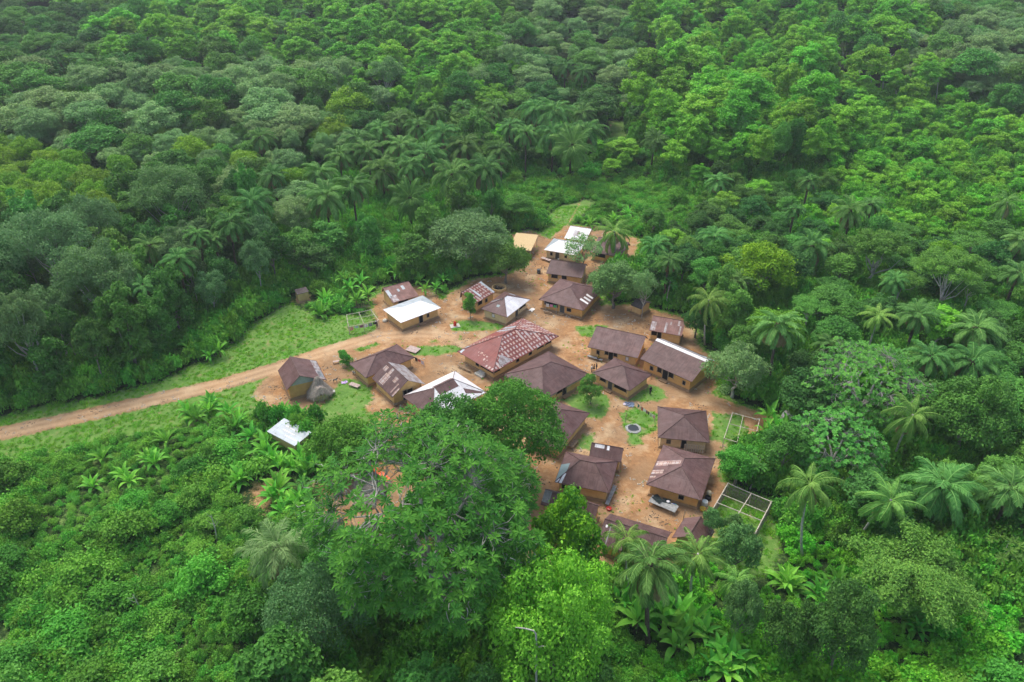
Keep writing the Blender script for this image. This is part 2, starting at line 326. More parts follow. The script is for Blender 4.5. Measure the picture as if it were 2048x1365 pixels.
def dirt_val(X, Y):
    v = np.maximum(np.clip(.5 - sdf(VILLAGE, X, Y)/2.4, 0, 1), .62*np.clip(.5 - minsdf(DIRT_EXTRA, X, Y)/4.5, 0, 1)); v = np.maximum(v, np.clip(.5 - sdf(DIRT_EXTRA[0], X, Y)/2, 0, 1))
    g = np.clip(.5 - minsdf(GRASSP, X, Y)/1.6, 0, 1); v = v*(1 - g*.95)
    r = np.clip(.5 - (sdf(ROAD, X, Y, False) - 2.0)/1.1, 0, 1)
    for q in PATHN: r = np.maximum(r, np.clip(.5 - (sdf(q, X, Y, False) - .25)/.5, 0, 1)*.7)
    return np.maximum(v, r)
def grass_val(X, Y, field=True):
    return np.maximum(.36*np.clip(.5 - minsdf(FIELD, X, Y)/4, 0, 1)*field, np.clip(.5 - np.minimum(np.minimum(minsdf(GRASSF, X, Y), minsdf(GRASSP, X, Y)), sdf(VILLAGE, X, Y) - 1)/3, 0, 1))
def worn_val(X, Y):
    d = sdf(ROAD, X, Y, False); return np.clip(1.15*np.exp(-((d - .8)/.38)**2) + .45*np.exp(-(d/2.2)**2), 0, 1)
def sheet(name, xs, ys, lift, keep=None):
    X, Y = np.meshgrid(xs, ys); n = len(xs); V = np.stack([X, Y, zt(X, Y) + lift], -1).reshape(-1, 3)
    i = np.arange((len(ys)-1)*(n-1)); r, c = i//(n-1), i % (n-1); a = r*n + c; F = np.stack([a, a+1, a+n+1, a+n], -1)
    D = dirt_val(X, Y).ravel(); G = grass_val(X, Y).ravel(); Wn = worn_val(X, Y).ravel()
    if keep is not None:
        K = keep(X, Y).ravel(); F = F[K[F].any(1)]; used = np.unique(F); mp = np.full(len(V), -1); mp[used] = np.arange(len(used)); F = mp[F]; V = V[used]; D = D[used]; G = G[used]; Wn = Wn[used]
    me = np_mesh(name, V, F, EARTH, smooth=True)
    for nm, A in (('dirt', D), ('grass', G), ('worn', Wn)):
        at_ = me.attributes.new(nm, 'FLOAT', 'POINT'); at_.data.foreach_set('value', A.astype(np.float32))
    o = link(name, me); o['kind'] = 'structure'; return o
gx = np.concatenate([np.linspace(-3000, -320, 18), np.linspace(-300, -102, 45), np.arange(-100, 80, 1.6), np.linspace(82, 300, 50), np.linspace(320, 3000, 18)])
gy = np.concatenate([np.linspace(-600, 20, 12), np.arange(30, 190, 1.6), np.linspace(192, 420, 80), np.linspace(430, 900, 40), np.linspace(960, 4000, 16)])
sheet('ground', gx, gy, -.02)
road_d = lambda X, Y: sdf(ROAD, X, Y, False)
sheet('bare_earth', np.arange(-46, 52, .45), np.arange(56, 178, .45), 0, lambda X, Y: (np.minimum(sdf(VILLAGE, X, Y), minsdf(DIRT_EXTRA, X, Y)) < 3.0))
sheet('dirt_road', np.arange(-118, 0, .45), np.arange(80, 132, .45), .012, lambda X, Y: (road_d(X, Y) < 3.6))
for q in PATHN[:2]:
    sheet('path', np.arange(q[:, 0].min()-2, q[:, 0].max()+2, .4), np.arange(q[:, 1].min()-2, q[:, 1].max()+2, .4), .02, lambda X, Y: sdf(q, X, Y, False) < 1.3)

# ------------------------------------------------------------------ foliage meshes
def leaves(C, Nrm, Lg, Wd, rs, tint=None, bend=.15):
    """diamond leaves at C facing Nrm; returns V (n*4,3), F (n,4)"""
    n = len(C); Nrm = Nrm/np.linalg.norm(Nrm, axis=1, keepdims=True)
    r = rs.normal(size=(n, 3)); a = np.cross(Nrm, r); a /= np.linalg.norm(a, axis=1, keepdims=True) + 1e-9; b = np.cross(Nrm, a)
    Lg = np.asarray(Lg).reshape(-1, 1)*np.ones((n, 1)); Wd = np.asarray(Wd).reshape(-1, 1)*np.ones((n, 1))
    V = np.stack([C - a*Lg/2 - Nrm*Lg*bend*.5, C + b*Wd/2, C + a*Lg/2 - Nrm*Lg*bend*.5, C - b*Wd/2], 1).reshape(-1, 3)
    return V, np.arange(n*4).reshape(n, 4)
def crown_mesh(name, kind, seed, R, Hh, z0, nl, nleaf, leaf, lobe=(.32, .5), low=-.25, mat_=None, flat=1.0, upb=.55, ragged=.1):
    upb = upb*.55
    """crown of leaf clumps: centres on an ellipsoid (R, R, Hh), each clump a rough dome of leaves"""
    rs = np.random.RandomState(seed); cs = []
    k = 0
    while len(cs) < nl and k < 4000:
        k += 1; v = rs.normal(size=3); v /= np.linalg.norm(v)
        if v[2] < low: continue
        q = rs.uniform(.55, .92) if rs.rand() < .85 else rs.uniform(.1, .5)
        c = v*q*np.array([R, R, Hh]); r = R*rs.uniform(*lobe)*(1.15 - .35*q)
        if all(np.linalg.norm(c - c2) > .45*r for c2, _ in cs): cs.append((c, r))
    C = np.array([c for c, _ in cs]); Rr = np.array([r for _, r in cs]); w = Rr**2/np.sum(Rr**2)
    li = rs.choice(len(cs), nleaf, p=w); v = rs.normal(size=(nleaf, 3)); v /= np.linalg.norm(v, axis=1, keepdims=True)
    v[:, 2] = np.where(v[:, 2] < -.35, -v[:, 2], v[:, 2])
    rad = Rr[li]*(1 - np.abs(rs.normal(size=nleaf))*.22 + (rs.rand(nleaf) < .35)*rs.exponential(ragged*1.3, nleaf)); bump = 1 + .22*np.sin(v[:, 0]*7 + li)*np.sin(v[:, 1]*6 + li*1.7)*np.cos(v[:, 2]*5 + li*.7); rad = rad*bump
    P = C[li] + v*rad[:, None]*np.array([1, 1, .8*flat])
    inside = np.zeros(nleaf, bool)
    for j in range(len(cs)):
        dd = np.linalg.norm((P - C[j])/np.array([1, 1, .8*flat]), axis=1); inside |= (dd < Rr[j]*.72) & (li != j)
    P = P[~inside]; v = v[~inside]; li = li[~inside]; n = len(P)
    nr = v*.75 + np.array([0, 0, upb]) + rs.normal(size=(n, 3))*.55
    lt = rs.rand(len(cs)); s = leaf*rs.uniform(.7, 1.35, n)
    V, F = leaves(P + np.array([0, 0, z0]), nr, s, s*.62, rs)
    tint = np.clip(.15 + .45*lt[li] + rs.uniform(-.2, .45, n), 0, 1)
    return np_mesh(name, V, F, mat_ or LM[kind], tint=tint), C + np.array([0, 0, z0]), Rr
def trunk_mesh(name, C, H0, r0, bark, seed, nb=8, lean=0.0):
    rs = random.Random(seed); mb = MB(); top = Vector((0, 0, H0)); pts = [Vector((0, 0, -.4))]
    for i in range(1, 5): pts.append(Vector((rs.uniform(-.25, .25)*i*.5, rs.uniform(-.25, .25)*i*.5, H0*i/4)))
    mb.tube(pts, [r0*1.5, r0*1.05, r0*.9, r0*.8, r0*.65], 8)
    idx = list(range(len(C))); rs.shuffle(idx)
    for j in idx[:nb]:
        c = Vector(C[j]); s = pts[-1 if rs.random() < .6 else -2]; mid = s.lerp(c, .5) + Vector((rs.uniform(-.4, .4), rs.uniform(-.4, .4), -.12*(c - s).length + rs.uniform(0, .3)))
        mb.tube([s, s.lerp(mid, .5) + Vector((rs.uniform(-.15, .15), rs.uniform(-.15, .15), 0)), mid, mid.lerp(c, .6), c + (c - mid).normalized()*.3], [r0*.5, r0*.42, r0*.3, r0*.18, r0*.06], 5)
    return mb.mesh(name, bark, True)
# kind: list of (crown, trunk, radius, height of crown centre)
TREES = {}
def treekind(key, leafkey, R, Hh, zc, nl, nleaf, leaf, nvar=3, bark=BARK, r0=.22, **k):
    TREES[key] = []
    for i in range(nvar):
        cm, C, _ = crown_mesh('crown_'+key, leafkey, hash(key) % 1000 + i*17 if False else sum(map(ord, key)) + i*17, R, Hh, zc, nl, nleaf, leaf, **k)
        TREES[key].append((cm, trunk_mesh('trunk_'+key, C, zc*.72, r0, bark, i, 9), R, zc))
treekind('mid', 'mid', 4.6, 4.4, 9, 40, 11000, .44, 3, lobe=(.22, .40))
treekind('grey', 'grey', 5.2, 4.4, 10.5, 54, 15000, .38, 3, bark=BARKP, lobe=(.20, .34), low=-.4)
treekind('bright', 'bright', 3.4, 5.6, 10.5, 48, 10500, .40, 3, bark=BARKP, lobe=(.20, .36), low=-.4, r0=.16)
treekind('olive', 'olive', 4.6, 4.2, 10, 38, 10000, .40, 2, lobe=(.26, .42))
treekind('dark', 'dark', 4.6, 4.6, 8.5, 40, 11000, .44, 3, lobe=(.22, .40), low=-.5)
treekind('low', 'bright', 2.8, 3.3, 4.4, 30, 6500, .40, 2, lobe=(.22, .40), low=-.6, r0=.12, bark=BARKP)
treekind('shrub', 'bush', 2.6, 2.3, 1.6, 24, 6500, .34, 3, lobe=(.20, .50), low=-.3, r0=.08, ragged=.3)
treekind('shrubdark', 'bushd', 2.6, 2.6, 1.8, 24, 6500, .34, 3, lobe=(.20, .50), low=-.3, r0=.08, ragged=.3)
treekind('drape', 'mid', 2.9, 5.6, 5.8, 46, 11000, .42, 3, lobe=(.26, .48), low=-.9)
treekind('greyd', 'greyd', 5.2, 4.8, 10.0, 54, 15000, .38, 3, bark=BARKP, lobe=(.20, .34), low=-.5)
treekind('feather', 'mid', 5.6, 1.9, 10.5, 40, 9000, .34, 2, bark=BARKP, lobe=(.18, .28), low=0.0, flat=.5, upb=1.0)

def place_tree(key, x, y, r, zc, label, name='tree', cat='tree', group=None, var=None, rz=None, hx=1.0):
    cm, tm, R0, Z0 = random.choice(TREES[key]) if var is None else TREES[key][var % len(TREES[key])]
    s = r/R0; o = empty(name, (x, y, float(zt(x, y))), random.uniform(0, 2*PI) if rz is None else rz, (s, s, zc/Z0), label=label, cat=cat, group=group)
    link('crown', cm, o); link('trunk', tm, o); return o
HPX = []
# palms
def palm_meshes(seed, nf, flen, lleaf, wleaf, e0, e1, droop, key, H, r0, bark, fluffy=.4, hang=.3, nleaf=34, dead=5):
    rs = np.random.RandomState(seed); V = []; F = []; T = []; mb = MB(); dv = []; df = []
    def frond(base, az, el, ln, key_hang, tgt):
        n = 12; p = np.array(base, float); pts = [p.copy()]; e = el; dirv = np.array([math.cos(az), math.sin(az)]); side0 = np.array([-math.sin(az), math.cos(az), 0])
        tw = rs.uniform(-.25, .25)
        for i in range(n):
            e -= droop*(.4 + 1.2*i/n)/n; st = ln/n; p = p + st*np.array([dirv[0]*math.cos(e), dirv[1]*math.cos(e), math.sin(e)]) + side0*tw*st*.3; pts.append(p.copy())
        pts = np.array(pts); q0 = len(tgt[0])
        t0 = rs.uniform(.15, .75)
        for j in range(nleaf):
            f = .14 + .86*(j + rs.rand()*.5)/nleaf; a = min(f*n, n - .01); i = int(a); c = pts[i]*(1-(a-i)) + pts[i+1]*(a-i); tg = pts[i+1] - pts[i]; tg /= np.linalg.norm(tg)
            up = np.cross(tg, side0); up *= np.sign(up[2] + 1e-6)
            for sgn in (-1, 1):
                l = lleaf*(math.sin(PI*min(1, .2 + .8*f*.95))**.6 + .15)*rs.uniform(.8, 1.1)
                dd = side0*sgn*.75 + tg*.8 + up*rs.uniform(-fluffy, fluffy) + np.array([0, 0, -key_hang]); dd /= np.linalg.norm(dd)
                w = np.cross(dd, rs.normal(size=3)*.4 + up); w /= np.linalg.norm(w); w = w*wleaf/2
                tip = c + dd*l + np.array([0, 0, -key_hang*l*.35]); m = c + dd*l*.5
                b = len(tgt[0]); tgt[0].extend([c, m + w, tip, m - w]); tgt[1].append((b, b+1, b+2, b+3)); tgt[2].append(np.clip(t0 + rs.uniform(-.2, .25), 0, 1))
        for i in range(n):      # the rachis as a slim ribbon
            b = len(tgt[0]); w = side0*.055*(1.3 - i/n); tgt[0].extend([pts[i]-w, pts[i]+w, pts[i+1]+w, pts[i+1]-w]); tgt[1].append((b, b+1, b+2, b+3)); tgt[2].append(.95)
    tgt = (V, F, T)
    for k in range(nf):
        f = k/(nf-1); el = e0 + (e1 - e0)*f + rs.uniform(-.12, .12); az = k*2.39996 + rs.uniform(-.2, .2)
        frond((math.cos(az)*.15, math.sin(az)*.15, H + .1 - .35*f), az, el, flen*(rs.uniform(.85, 1.08))*(1 if f > .15 else .75), hang, tgt)
    crown = np_mesh('palm_crown', np.array(V), np.array(F), LM[key], tint=T)
    D = ([], [], [])
    for k in range(dead):
        az = rs.uniform(0, 2*PI); frond((math.cos(az)*.2, math.sin(az)*.2, H - .35), az, -.6 + rs.uniform(-.3, .2), flen*.7, .5, D)
    deadm = np_mesh('palm_dead_fronds', np.array(D[0]), np.array(D[1]), LM['dead'], tint=D[2]) if dead else None
    c = rs.uniform(-1, 1, 2)*H*.05
    zs = [0, .25, .5, .75, 1]; mb.tube([(c[0]*4*z*(1-z), c[1]*4*z*(1-z), -.3 + (H + .3)*z) for z in zs], [r0*1.5, r0*1.05, r0, r0*.95, r0*1.1], 8)
    if bark is BARKD:
        mb.lathe([(r0*1.1, H-1.2), (r0*2.1, H-.7), (r0*2.3, H-.2), (r0*1.2, H+.3)], n=10, j=.12)
    return crown, mb.mesh('palm_trunk', bark, True), deadm, H
PALMS = {'oil': [palm_meshes(11+i, 30, 4.5, .95, .13, 1.3, -.45, 1.5, 'oil', 9, .26, BARKD, .22, .35, 36, 13) for i in range(4)],
         'coco': [palm_meshes(41+i, 22, 4.8, .85, .12, 1.3, -.7, 1.6, 'coco', 11, .15, BARKP, .10, .65, 38, 2) for i in range(4)],
         'oilgrey': [palm_meshes(71, 34, 4.6, 1.0, .09, 1.2, -.5, 1.2, 'oilgrey', 7, .25, BARKD, .5, .4, 36, 7)]}
def place_palm(key, px, py, wpx, H, label, base=None, group=None, var=None, name=None):
    x, y = at(px, py, H); d = pxm(x, y, H + float(zt(x, y))); r = wpx/2/d
    cm, tm, dm, H0 = random.choice(PALMS[key]) if var is None else PALMS[key][var % len(PALMS[key])]
    k = r/4.3
    o = empty(name or ('coconut_palm' if key == 'coco' else 'oil_palm'), (x, y, float(zt(x, y))), random.uniform(0, 2*PI), (k, k, H/H0), label=label, cat='palm tree', group=group)
    c = link('crown', cm, o); s = k*H0/H      # keep the crown unstretched
    c.scale = (1, 1, s); c.location = (0, 0, H0*(1 - s))
    if dm: q = link('dead_fronds', dm, o); q.scale = c.scale; q.location = c.location
    a_, b_ = random.uniform(-.14, .14), random.uniform(-.14, .14); M_ = Matrix.Translation((0, 0, H0)) @ Matrix.Rotation(a_, 4, 'X') @ Matrix.Rotation(b_, 4, 'Y') @ Matrix.Diagonal((1, 1, s*random.uniform(.85, 1.2), 1)) @ Matrix.Translation((0, 0, -H0)); c.matrix_basis = M_
    if dm: q.matrix_basis = M_
    t = link('trunk', tm, o); t.scale = (1/k, 1/k, 1)
    if base:
        bx, by = at(*base); dz = Vector((x - bx, y - by, H)); o.location = (bx, by, 0)
        rot = Vector((0, 0, 1)).rotation_difference(dz.normalized()); o.rotation_mode = 'QUATERNION'; o.rotation_quaternion = rot; o.scale = (k, k, dz.length/H0)
    return o

# bananas
def banana_meshes(seed, nf, ln, wd, stem, upright=1.0):
    rs = np.random.RandomState(seed); V = []; F = []; T = []
    for k in range(nf):
        az = k*2.4 + rs.uniform(-.4, .4); f = k/nf; e = (1.45 - 1.0*f)*upright + rs.uniform(-.1, .1); L0 = ln*rs.uniform(.75, 1.1); Wd = wd*rs.uniform(.8, 1.15); tint = rs.uniform(.1, .8) if k else 1.0
        side = np.array([-math.sin(az), math.cos(az), 0]); p = np.array([math.cos(az)*.1, math.sin(az)*.1, stem]); n = 7; b0 = len(V); dr = rs.uniform(1.0, 1.9)*(.5 + f)
        for i in range(n+1):
            t = i/n; w = Wd*(math.sin(PI*min(1, max(0, (t - .12)/.88))**.75) if t > .12 else .0) + .03
            up = np.array([-math.cos(az)*math.sin(e), -math.sin(az)*math.sin(e), math.cos(e)])
            V += [p - side*w/2 + up*w*.16, p.copy(), p + side*w/2 + up*w*.16]
            if i < n:
                e -= dr/n*(.3 + 1.4*t); p = p + (L0/n)*np.array([math.cos(az)*math.cos(e), math.sin(az)*math.cos(e), math.sin(e)])
        for i in range(n):
            a = b0 + i*3; F += [(a, a+1, a+4, a+3), (a+1, a+2, a+5, a+4)]; j = rs.uniform(-.12, .12); T += [np.clip(tint + j + .1, 0, 1), np.clip(tint + j - .1, 0, 1)]
    mb = MB(); mb.tube([(0, 0, -.2), (0, 0, stem*.5), (0, 0, stem + .15)], [.16, .13, .07], 7)
    return np_mesh('banana_leaves', np.array(V), np.array(F), LM['banana'], tint=T), mb.mesh('banana_stem', STEM, True)
BAN = [banana_meshes(5+i, 9 + i % 3, 2.3, .55, 1.3) for i in range(4)] + [banana_meshes(25+i, 14, 2.5, .5, .25, 1.05) for i in range(3)]
def place_banana(px, py, sc, label, group, fan=False, rz=None):
    x, y = at(px, py, 1.6*sc); cm, sm = random.choice(BAN[4:] if fan else BAN[:4])
    o = empty('banana_plant', (x, y, float(zt(x, y))), random.uniform(0, 6.28), (sc*random.uniform(.9, 1.1),)*3, label=label, cat='banana plant', group=group)
    link('leaves', cm, o); link('stem', sm, o); return o

# ------------------------------------------------------------------ houses
def inter_poly(face, pts):
    A, B, up, Lg, SL = face
    return [A + (B - A)*u + up*(SL*v) for u, v in pts]
def house(name, label, cat, px, roof='hip', rm='brown', facem=None, rise=1.9, eave=2.3, ridge=None, axis=None, wall=MUD, over=.55, patches=(), openings=(), plinth=.35, group=None,
          ridge_off=0.0, pale=None, cap=True, band=None, veranda=(), posts=(), gable_mat=None, lattice=None, nowall=False, thick=.07):
    """px: eave corners a (left), b (front), c (right), d (back), counterclockwise from above"""
    P = [Vector((*at(*p, eave), 0)) for p in px]; a, b, c, d = P
    cen = (a + b + c + d)/4; X = ((c - b) + (d - a)).normalized(); rz = math.atan2(X.y, X.x)
    Lx = ((c - b).length + (d - a).length)/2; Ly = (((a - b).length + (d - c).length)/2); hx, hy = Lx/2, Ly/2
    root = empty(name, (cen.x, cen.y, 0), rz, label=label, cat=cat, group=group)
    ax = axis or ('x' if Lx >= Ly or roof != 'hip' else 'y')
    if ridge is None: ridge = max(0, abs(Lx - Ly))/max(Lx, Ly)
    E_ = [Vector((-hx, -hy, eave)), Vector((hx, -hy, eave)), Vector((hx, hy, eave)), Vector((-hx, hy, eave))]; zr = eave + rise
    # faces in order: 0 front (b-c), 1 right (c-d), 2 back (d-a), 3 left (a-b)
    if roof == 'hip':
        if ax == 'x': r0, r1 = Vector((-hx*ridge, 0, zr)), Vector((hx*ridge, 0, zr)); FS = [[E_[0], E_[1], r1, r0], [E_[1], E_[2], r1], [E_[2], E_[3], r0, r1], [E_[3], E_[0], r0]]; R_ = (r0, r1)
        else: r0, r1 = Vector((0, -hy*ridge, zr)), Vector((0, hy*ridge, zr)); FS = [[E_[0], E_[1], r0], [E_[1], E_[2], r1, r0], [E_[2], E_[3], r1], [E_[3], E_[0], r0, r1]]; R_ = (r0, r1)
    elif roof == 'gable':
        if ax == 'x': y0 = ridge_off*Ly; r0, r1 = Vector((-hx, y0, zr)), Vector((hx, y0, zr)); FS = [[E_[0], E_[1], r1, r0], None, [E_[2], E_[3], r0, r1], None]
        else: x0 = ridge_off*Lx; r0, r1 = Vector((x0, -hy, zr)), Vector((x0, hy, zr)); FS = [None, [E_[1], E_[2], r1, r0], None, [E_[3], E_[0], r0, r1]]
        R_ = (r0, r1)
    else:   # shed, high at the back
        r0, r1 = Vector((-hx, hy, zr)), Vector((hx, hy, zr)); FS = [[E_[0], E_[1], r1, r0], None, None, None]; R_ = (r0, r1)
    V = []; F = []; UV = []; MI = []; mats = [RM[rm]]; frames = [None]*4; bottoms = []
    for i, f in enumerate(FS):
        if not f: continue
        A, B = f[0], f[1]; e = (B - A).normalized(); apex = f[2] if len(f) > 2 else f[1]; q = apex - A; up = (q - e*q.dot(e)); SL = up.length; up.normalize()
        frames[i] = (A, B, up, (B - A).length, SL); nrm = e.cross(up)
        n = len(V); V += [v + nrm*.0 for v in f]; F.append(list(range(n, n + len(f)))); UV.append([((v - A).dot(e) + i*7.3, (v - A).dot(up)) for v in f])
        mk = (facem or {}).get(i, rm)
        if RM[mk] not in mats: mats.append(RM[mk])
        MI.append(mats.index(RM[mk]))
        n2 = len(V); V += [v - Vector((0, 0, thick)) for v in f]; F.append(list(range(n2, n2 + len(f)))[::-1]); UV.append([(0, 0)]*len(f)); MI.append(0)
        k = len(f)
        for j in range(k):
            p_, q_ = f[j], f[(j+1) % k]
            shared = any(g is not None and g is not f and sum(1 for w in g if (w - p_).length < 1e-4 or (w - q_).length < 1e-4) >= 2 for g in FS)
            if not shared: F.append([n + j, n2 + j, n2 + (j+1) % k, n + (j+1) % k]); UV.append([(0, 0)]*4); MI.append(MI[-2] if False else mats.index(RM[mk]))
    me = np_mesh('roof', V, F, mats, MI); uvl = me.uv_layers.new(name='UVMap'); uvl.data.foreach_set('uv', np.array([c for f in UV for p in f for c in p], np.float32))
    if pale:
        pa = me.attributes.new('pale', 'FLOAT', 'FACE'); arr = np.zeros(len(F)); k = 0
        for i, f in enumerate(FS):
            if f: arr[k] = pale[i]; k += 2 + sum(1 for j in range(len(f)) if not any(g is not None and g is not f and sum(1 for w in g if (w - f[j]).length < 1e-4 or (w - f[(j+1) % len(f)]).length < 1e-4) >= 2 for g in FS))
        pa.data.foreach_set('value', arr.astype(np.float32))
    rf = link('roof', me, root)
    if cap:
        cb = MB(); lift = Vector((0, 0, .03)); cb.tube([R_[0] + lift, R_[1] + lift], .055, 5) if (R_[1] - R_[0]).length > .1 else None
        if roof == 'hip':
            for i in range(4):
                r_ = min(R_, key=lambda q: (q - E_[i]).length); cb.tube([E_[i] + lift, r_ + lift], .05, 5)
        cb.build('ridge_cap', RM['brown2'] if not facem else RM['tin'] if rm != 'brown' else RM['brown2'], rf)
    for fi, pts, mk in patches:                      # loose metal sheets laid on a slope
        A, B, up, _, SL = frames[fi]; nrm = (B - A).normalized().cross(up); e = (B - A).normalized()
        T_ = [p + nrm*.016 for p in inter_poly(frames[fi], pts)]; Bt = [p - nrm*.012 for p in T_]; k = len(T_)
        pm = np_mesh('roof_sheet', T_ + Bt, [list(range(k)), list(range(k, 2*k))[::-1]] + [[j, k+j, k+(j+1) % k, (j+1) % k] for j in range(k)], RM[mk])
        u = pm.uv_layers.new(name='UVMap'); TT = T_ + Bt
        u.data.foreach_set('uv', np.array([c for poly in pm.polygons for vi in poly.vertices for c in ((TT[vi] - A).dot(e), (TT[vi] - A).dot(up))], np.float32)); link('roof_sheet', pm, root)
    wx, wy = hx - over, hy - over
    def rz_at(x, y):         # underside of the roof above a wall point
        best = 99
        if roof == 'hip':
            k = min(1, 1)
            for i in range(4):
                A, B, up, _, SL = frames[i]; e = (B - A).normalized(); n = e.cross(up)
                best = min(best, A.z - (n.x*(x - A.x) + n.y*(y - A.y))/n.z)
        elif roof == 'gable':
            for i in range(4):
                if frames[i]: A, B, up, _, SL = frames[i]; n = (B - A).normalized().cross(up); best = min(best, A.z - (n.x*(x - A.x) + n.y*(y - A.y))/n.z)
        else:
            A, B, up, _, SL = frames[0]; n = (B - A).normalized().cross(up); best = A.z - (n.x*(x - A.x) + n.y*(y - A.y))/n.z
        return best - thick - .01
    if not nowall:
        Wc = [(-wx, -wy), (wx, -wy), (wx, wy), (-wx, wy)]; wb = MB(); base = [Vector((x, y, -.1)) for x, y in Wc]; tops = [Vector((x, y, rz_at(x, y))) for x, y in Wc]
        V_ = base + tops; F_ = []
        for i in range(4):
            j = (i+1) % 4
            if roof == 'gable' and ((ax == 'y' and i in (0, 2)) or (ax == 'x' and i in (1, 3))):
                g = Vector(((R_[0].x if ax == 'y' else Wc[i][0]), (R_[0].y if ax == 'x' else Wc[i][1]), 0)); g.z = rz_at(g.x, g.y); V_.append(g); gi = len(V_) - 1
                if gable_mat: F_.append([i, j, 4+j, 4+i])
                else: F_.append([i, j, 4+j, gi, 4+i])
                if gable_mat:
                    out = Vector((0, -1 if i == 0 else 1, 0)) if ax == 'y' else Vector((1 if i == 1 else -1, 0, 0)); gm = MB(); gm.add([V_[4+i] + out*.01, V_[4+j] + out*.01, g + out*.01, V_[4+i] - out*.05, V_[4+j] - out*.05, g - out*.05], [(0, 1, 2), (5, 4, 3)]); gm.build('gable_panel', gable_mat, root)
            else: F_.append([i, j, 4+j, 4+i])
        wb.add(V_, F_); wb.build('wall', wall, root)
        pb = MB(); pw = .14; pb.add([(sx*(wx+pw+q), sy*(wy+pw+q), z) for z, q in ((-.1, .18), (plinth, 0)) for sx, sy in ((-1, -1), (1, -1), (1, 1), (-1, 1))], [(0, 1, 5, 4), (1, 2, 6, 5), (2, 3, 7, 6), (3, 0, 4, 7), (4, 5, 6, 7)]); pb.build('plinth', PLINTH, root)
        fr = {0: (Vector((-wx, -wy, 0)), Vector((wx, -wy, 0))), 1: (Vector((wx, -wy, 0)), Vector((wx, wy, 0))), 2: (Vector((wx, wy, 0)), Vector((-wx, wy, 0))), 3: (Vector((-wx, wy, 0)), Vector((-wx, -wy, 0)))}
        top = eave - thick - .02
        for op in openings:      # (side, position 0..1, width, kind, material)
            fi, u, w, kind = op[:4]; A, B = fr[fi]; e = (B - A).normalized(); out = Vector((e.y, -e.x, 0)); c = A + (B - A)*u; ang = math.atan2(e.y, e.x)
            if kind == 'door':
                m = MB(); m.box(c + out*.02 + Vector((0, 0, plinth + .93)), (w, .07, 1.86), ang); dd = m.build('door', op[4] if len(op) > 4 else DOORM, root)
                m = MB(); [m.box(c + out*.05 + e*s*(w/2 + .04) + Vector((0, 0, plinth + .94)), (.09, .09, 1.9), ang) for s in (-1, 1)]; m.box(c + out*.05 + Vector((0, 0, plinth + 1.93)), (w + .2, .09, .08), ang); m.build('door_frame', WOOD, dd)
                m = MB(); m.box(c + out*.45 + Vector((0, 0, .12)), (w + .5, .7, .26), ang); m.build('doorstep', PLINTH, root)
            elif kind == 'window':
                m = MB(); m.box(c + out*.02 + Vector((0, 0, 1.35)), (w, .06, .75), ang); dd = m.build('window', op[4] if len(op) > 4 else DARK, root)
                m = MB(); [m.box(c + out*.05 + e*s*(w/2 + .03) + Vector((0, 0, 1.35)), (.07, .08, .85), ang) for s in (-1, 1)]; [m.box(c + out*.05 + Vector((0, 0, 1.35 + s*.4)), (w, .08, .07), ang) for s in (-1, 1)]; m.build('window_frame', WOOD, dd)
            else:                # veranda opening over a parapet: black panel paints the shade inside, with its posts
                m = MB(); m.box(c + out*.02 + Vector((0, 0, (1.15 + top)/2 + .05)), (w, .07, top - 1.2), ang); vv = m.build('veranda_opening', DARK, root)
                k = max(2, int(w/1.6) + 1)
                for j in range(k): m = MB(); m.box(c + out*.05 + e*(-w/2 + w*j/(k-1)) + Vector((0, 0, 1.7)), (.11, .11, 1.25), ang); m.build('post', WOOD, vv)
        if band is not None:
            m = MB()
            for fi in band:
                A, B = fr[fi]; e = (B - A).normalized(); out = Vector((e.y, -e.x, 0)); c = (A + B)/2; m.box(c + out*.015 + Vector((0, 0, top - .38)), ((B - A).length + .04, .05, .72), math.atan2(e.y, e.x))
            m.build('cement_band', CEM, root)
    for fi, u, mk in posts:
        fr2 = {0: (E_[0], E_[1]), 1: (E_[1], E_[2]), 2: (E_[2], E_[3]), 3: (E_[3], E_[0])}[fi]; c = fr2[0].lerp(fr2[1], u); c = c*.94; m = MB(); m.tube([(c.x, c.y, -.1), (c.x, c.y, eave)], .08, 6); m.build('post', mk, root)
    if not nowall:
        root['w'] = wx
        del root['w']
    root_info[name + str(len(root_info))] = (root, fr if not nowall else None, wx, wy)
    return root, (hx, hy, wx, wy)
root_info = {}
full = [(0.0, 0.0), (1.0, 0.0), (1.0, 1.0), (0.0, 1.0)]
def rect(u0, u1, v0, v1): return [(u0, v0), (u1, v0), (u1, v1), (u0, v1)]

big, bi = house('house', 'largest house with a long rust roof covered in rows of pale spots', 'house', [(913,705),(987,743),(1120,673),(1044,636)], rm='spots', rise=2.5, eave=2.5, ridge=.17, over=1.0, pale=[.78, .62, .5, .42], openings=[(3, .45, .8, 'window'), (3, .80, 3.4, 'slot'), (0, .055, 1.4, 'slot'), (0, .62, .7, 'window'), (0, .40, .7, 'window'), (0, .80, 1.6, 'slot'), (0, .94, 1.6, 'slot')],
      patches=[(0, [(.10, .05), (.30, .05), (.22, .42), (.16, .30)], 'patch'), (2, rect(.30, .36, .1, .75), 'tin'), (2, rect(.40, .44, .1, .8), 'tin'), (2, rect(.86, .90, .05, .25), 'tin'), (3, rect(.06, .11, .02, .14), 'tin')])
m = MB(); hx, hy, wx, wy = bi
for i in range(3): m.box((-wx - .9 + i*.28, -wy + 2.6, .14 + .15*i), (.9 - i*.25, 2.0 - i*.35, .3), 0)
m.build('steps', CONC, big)
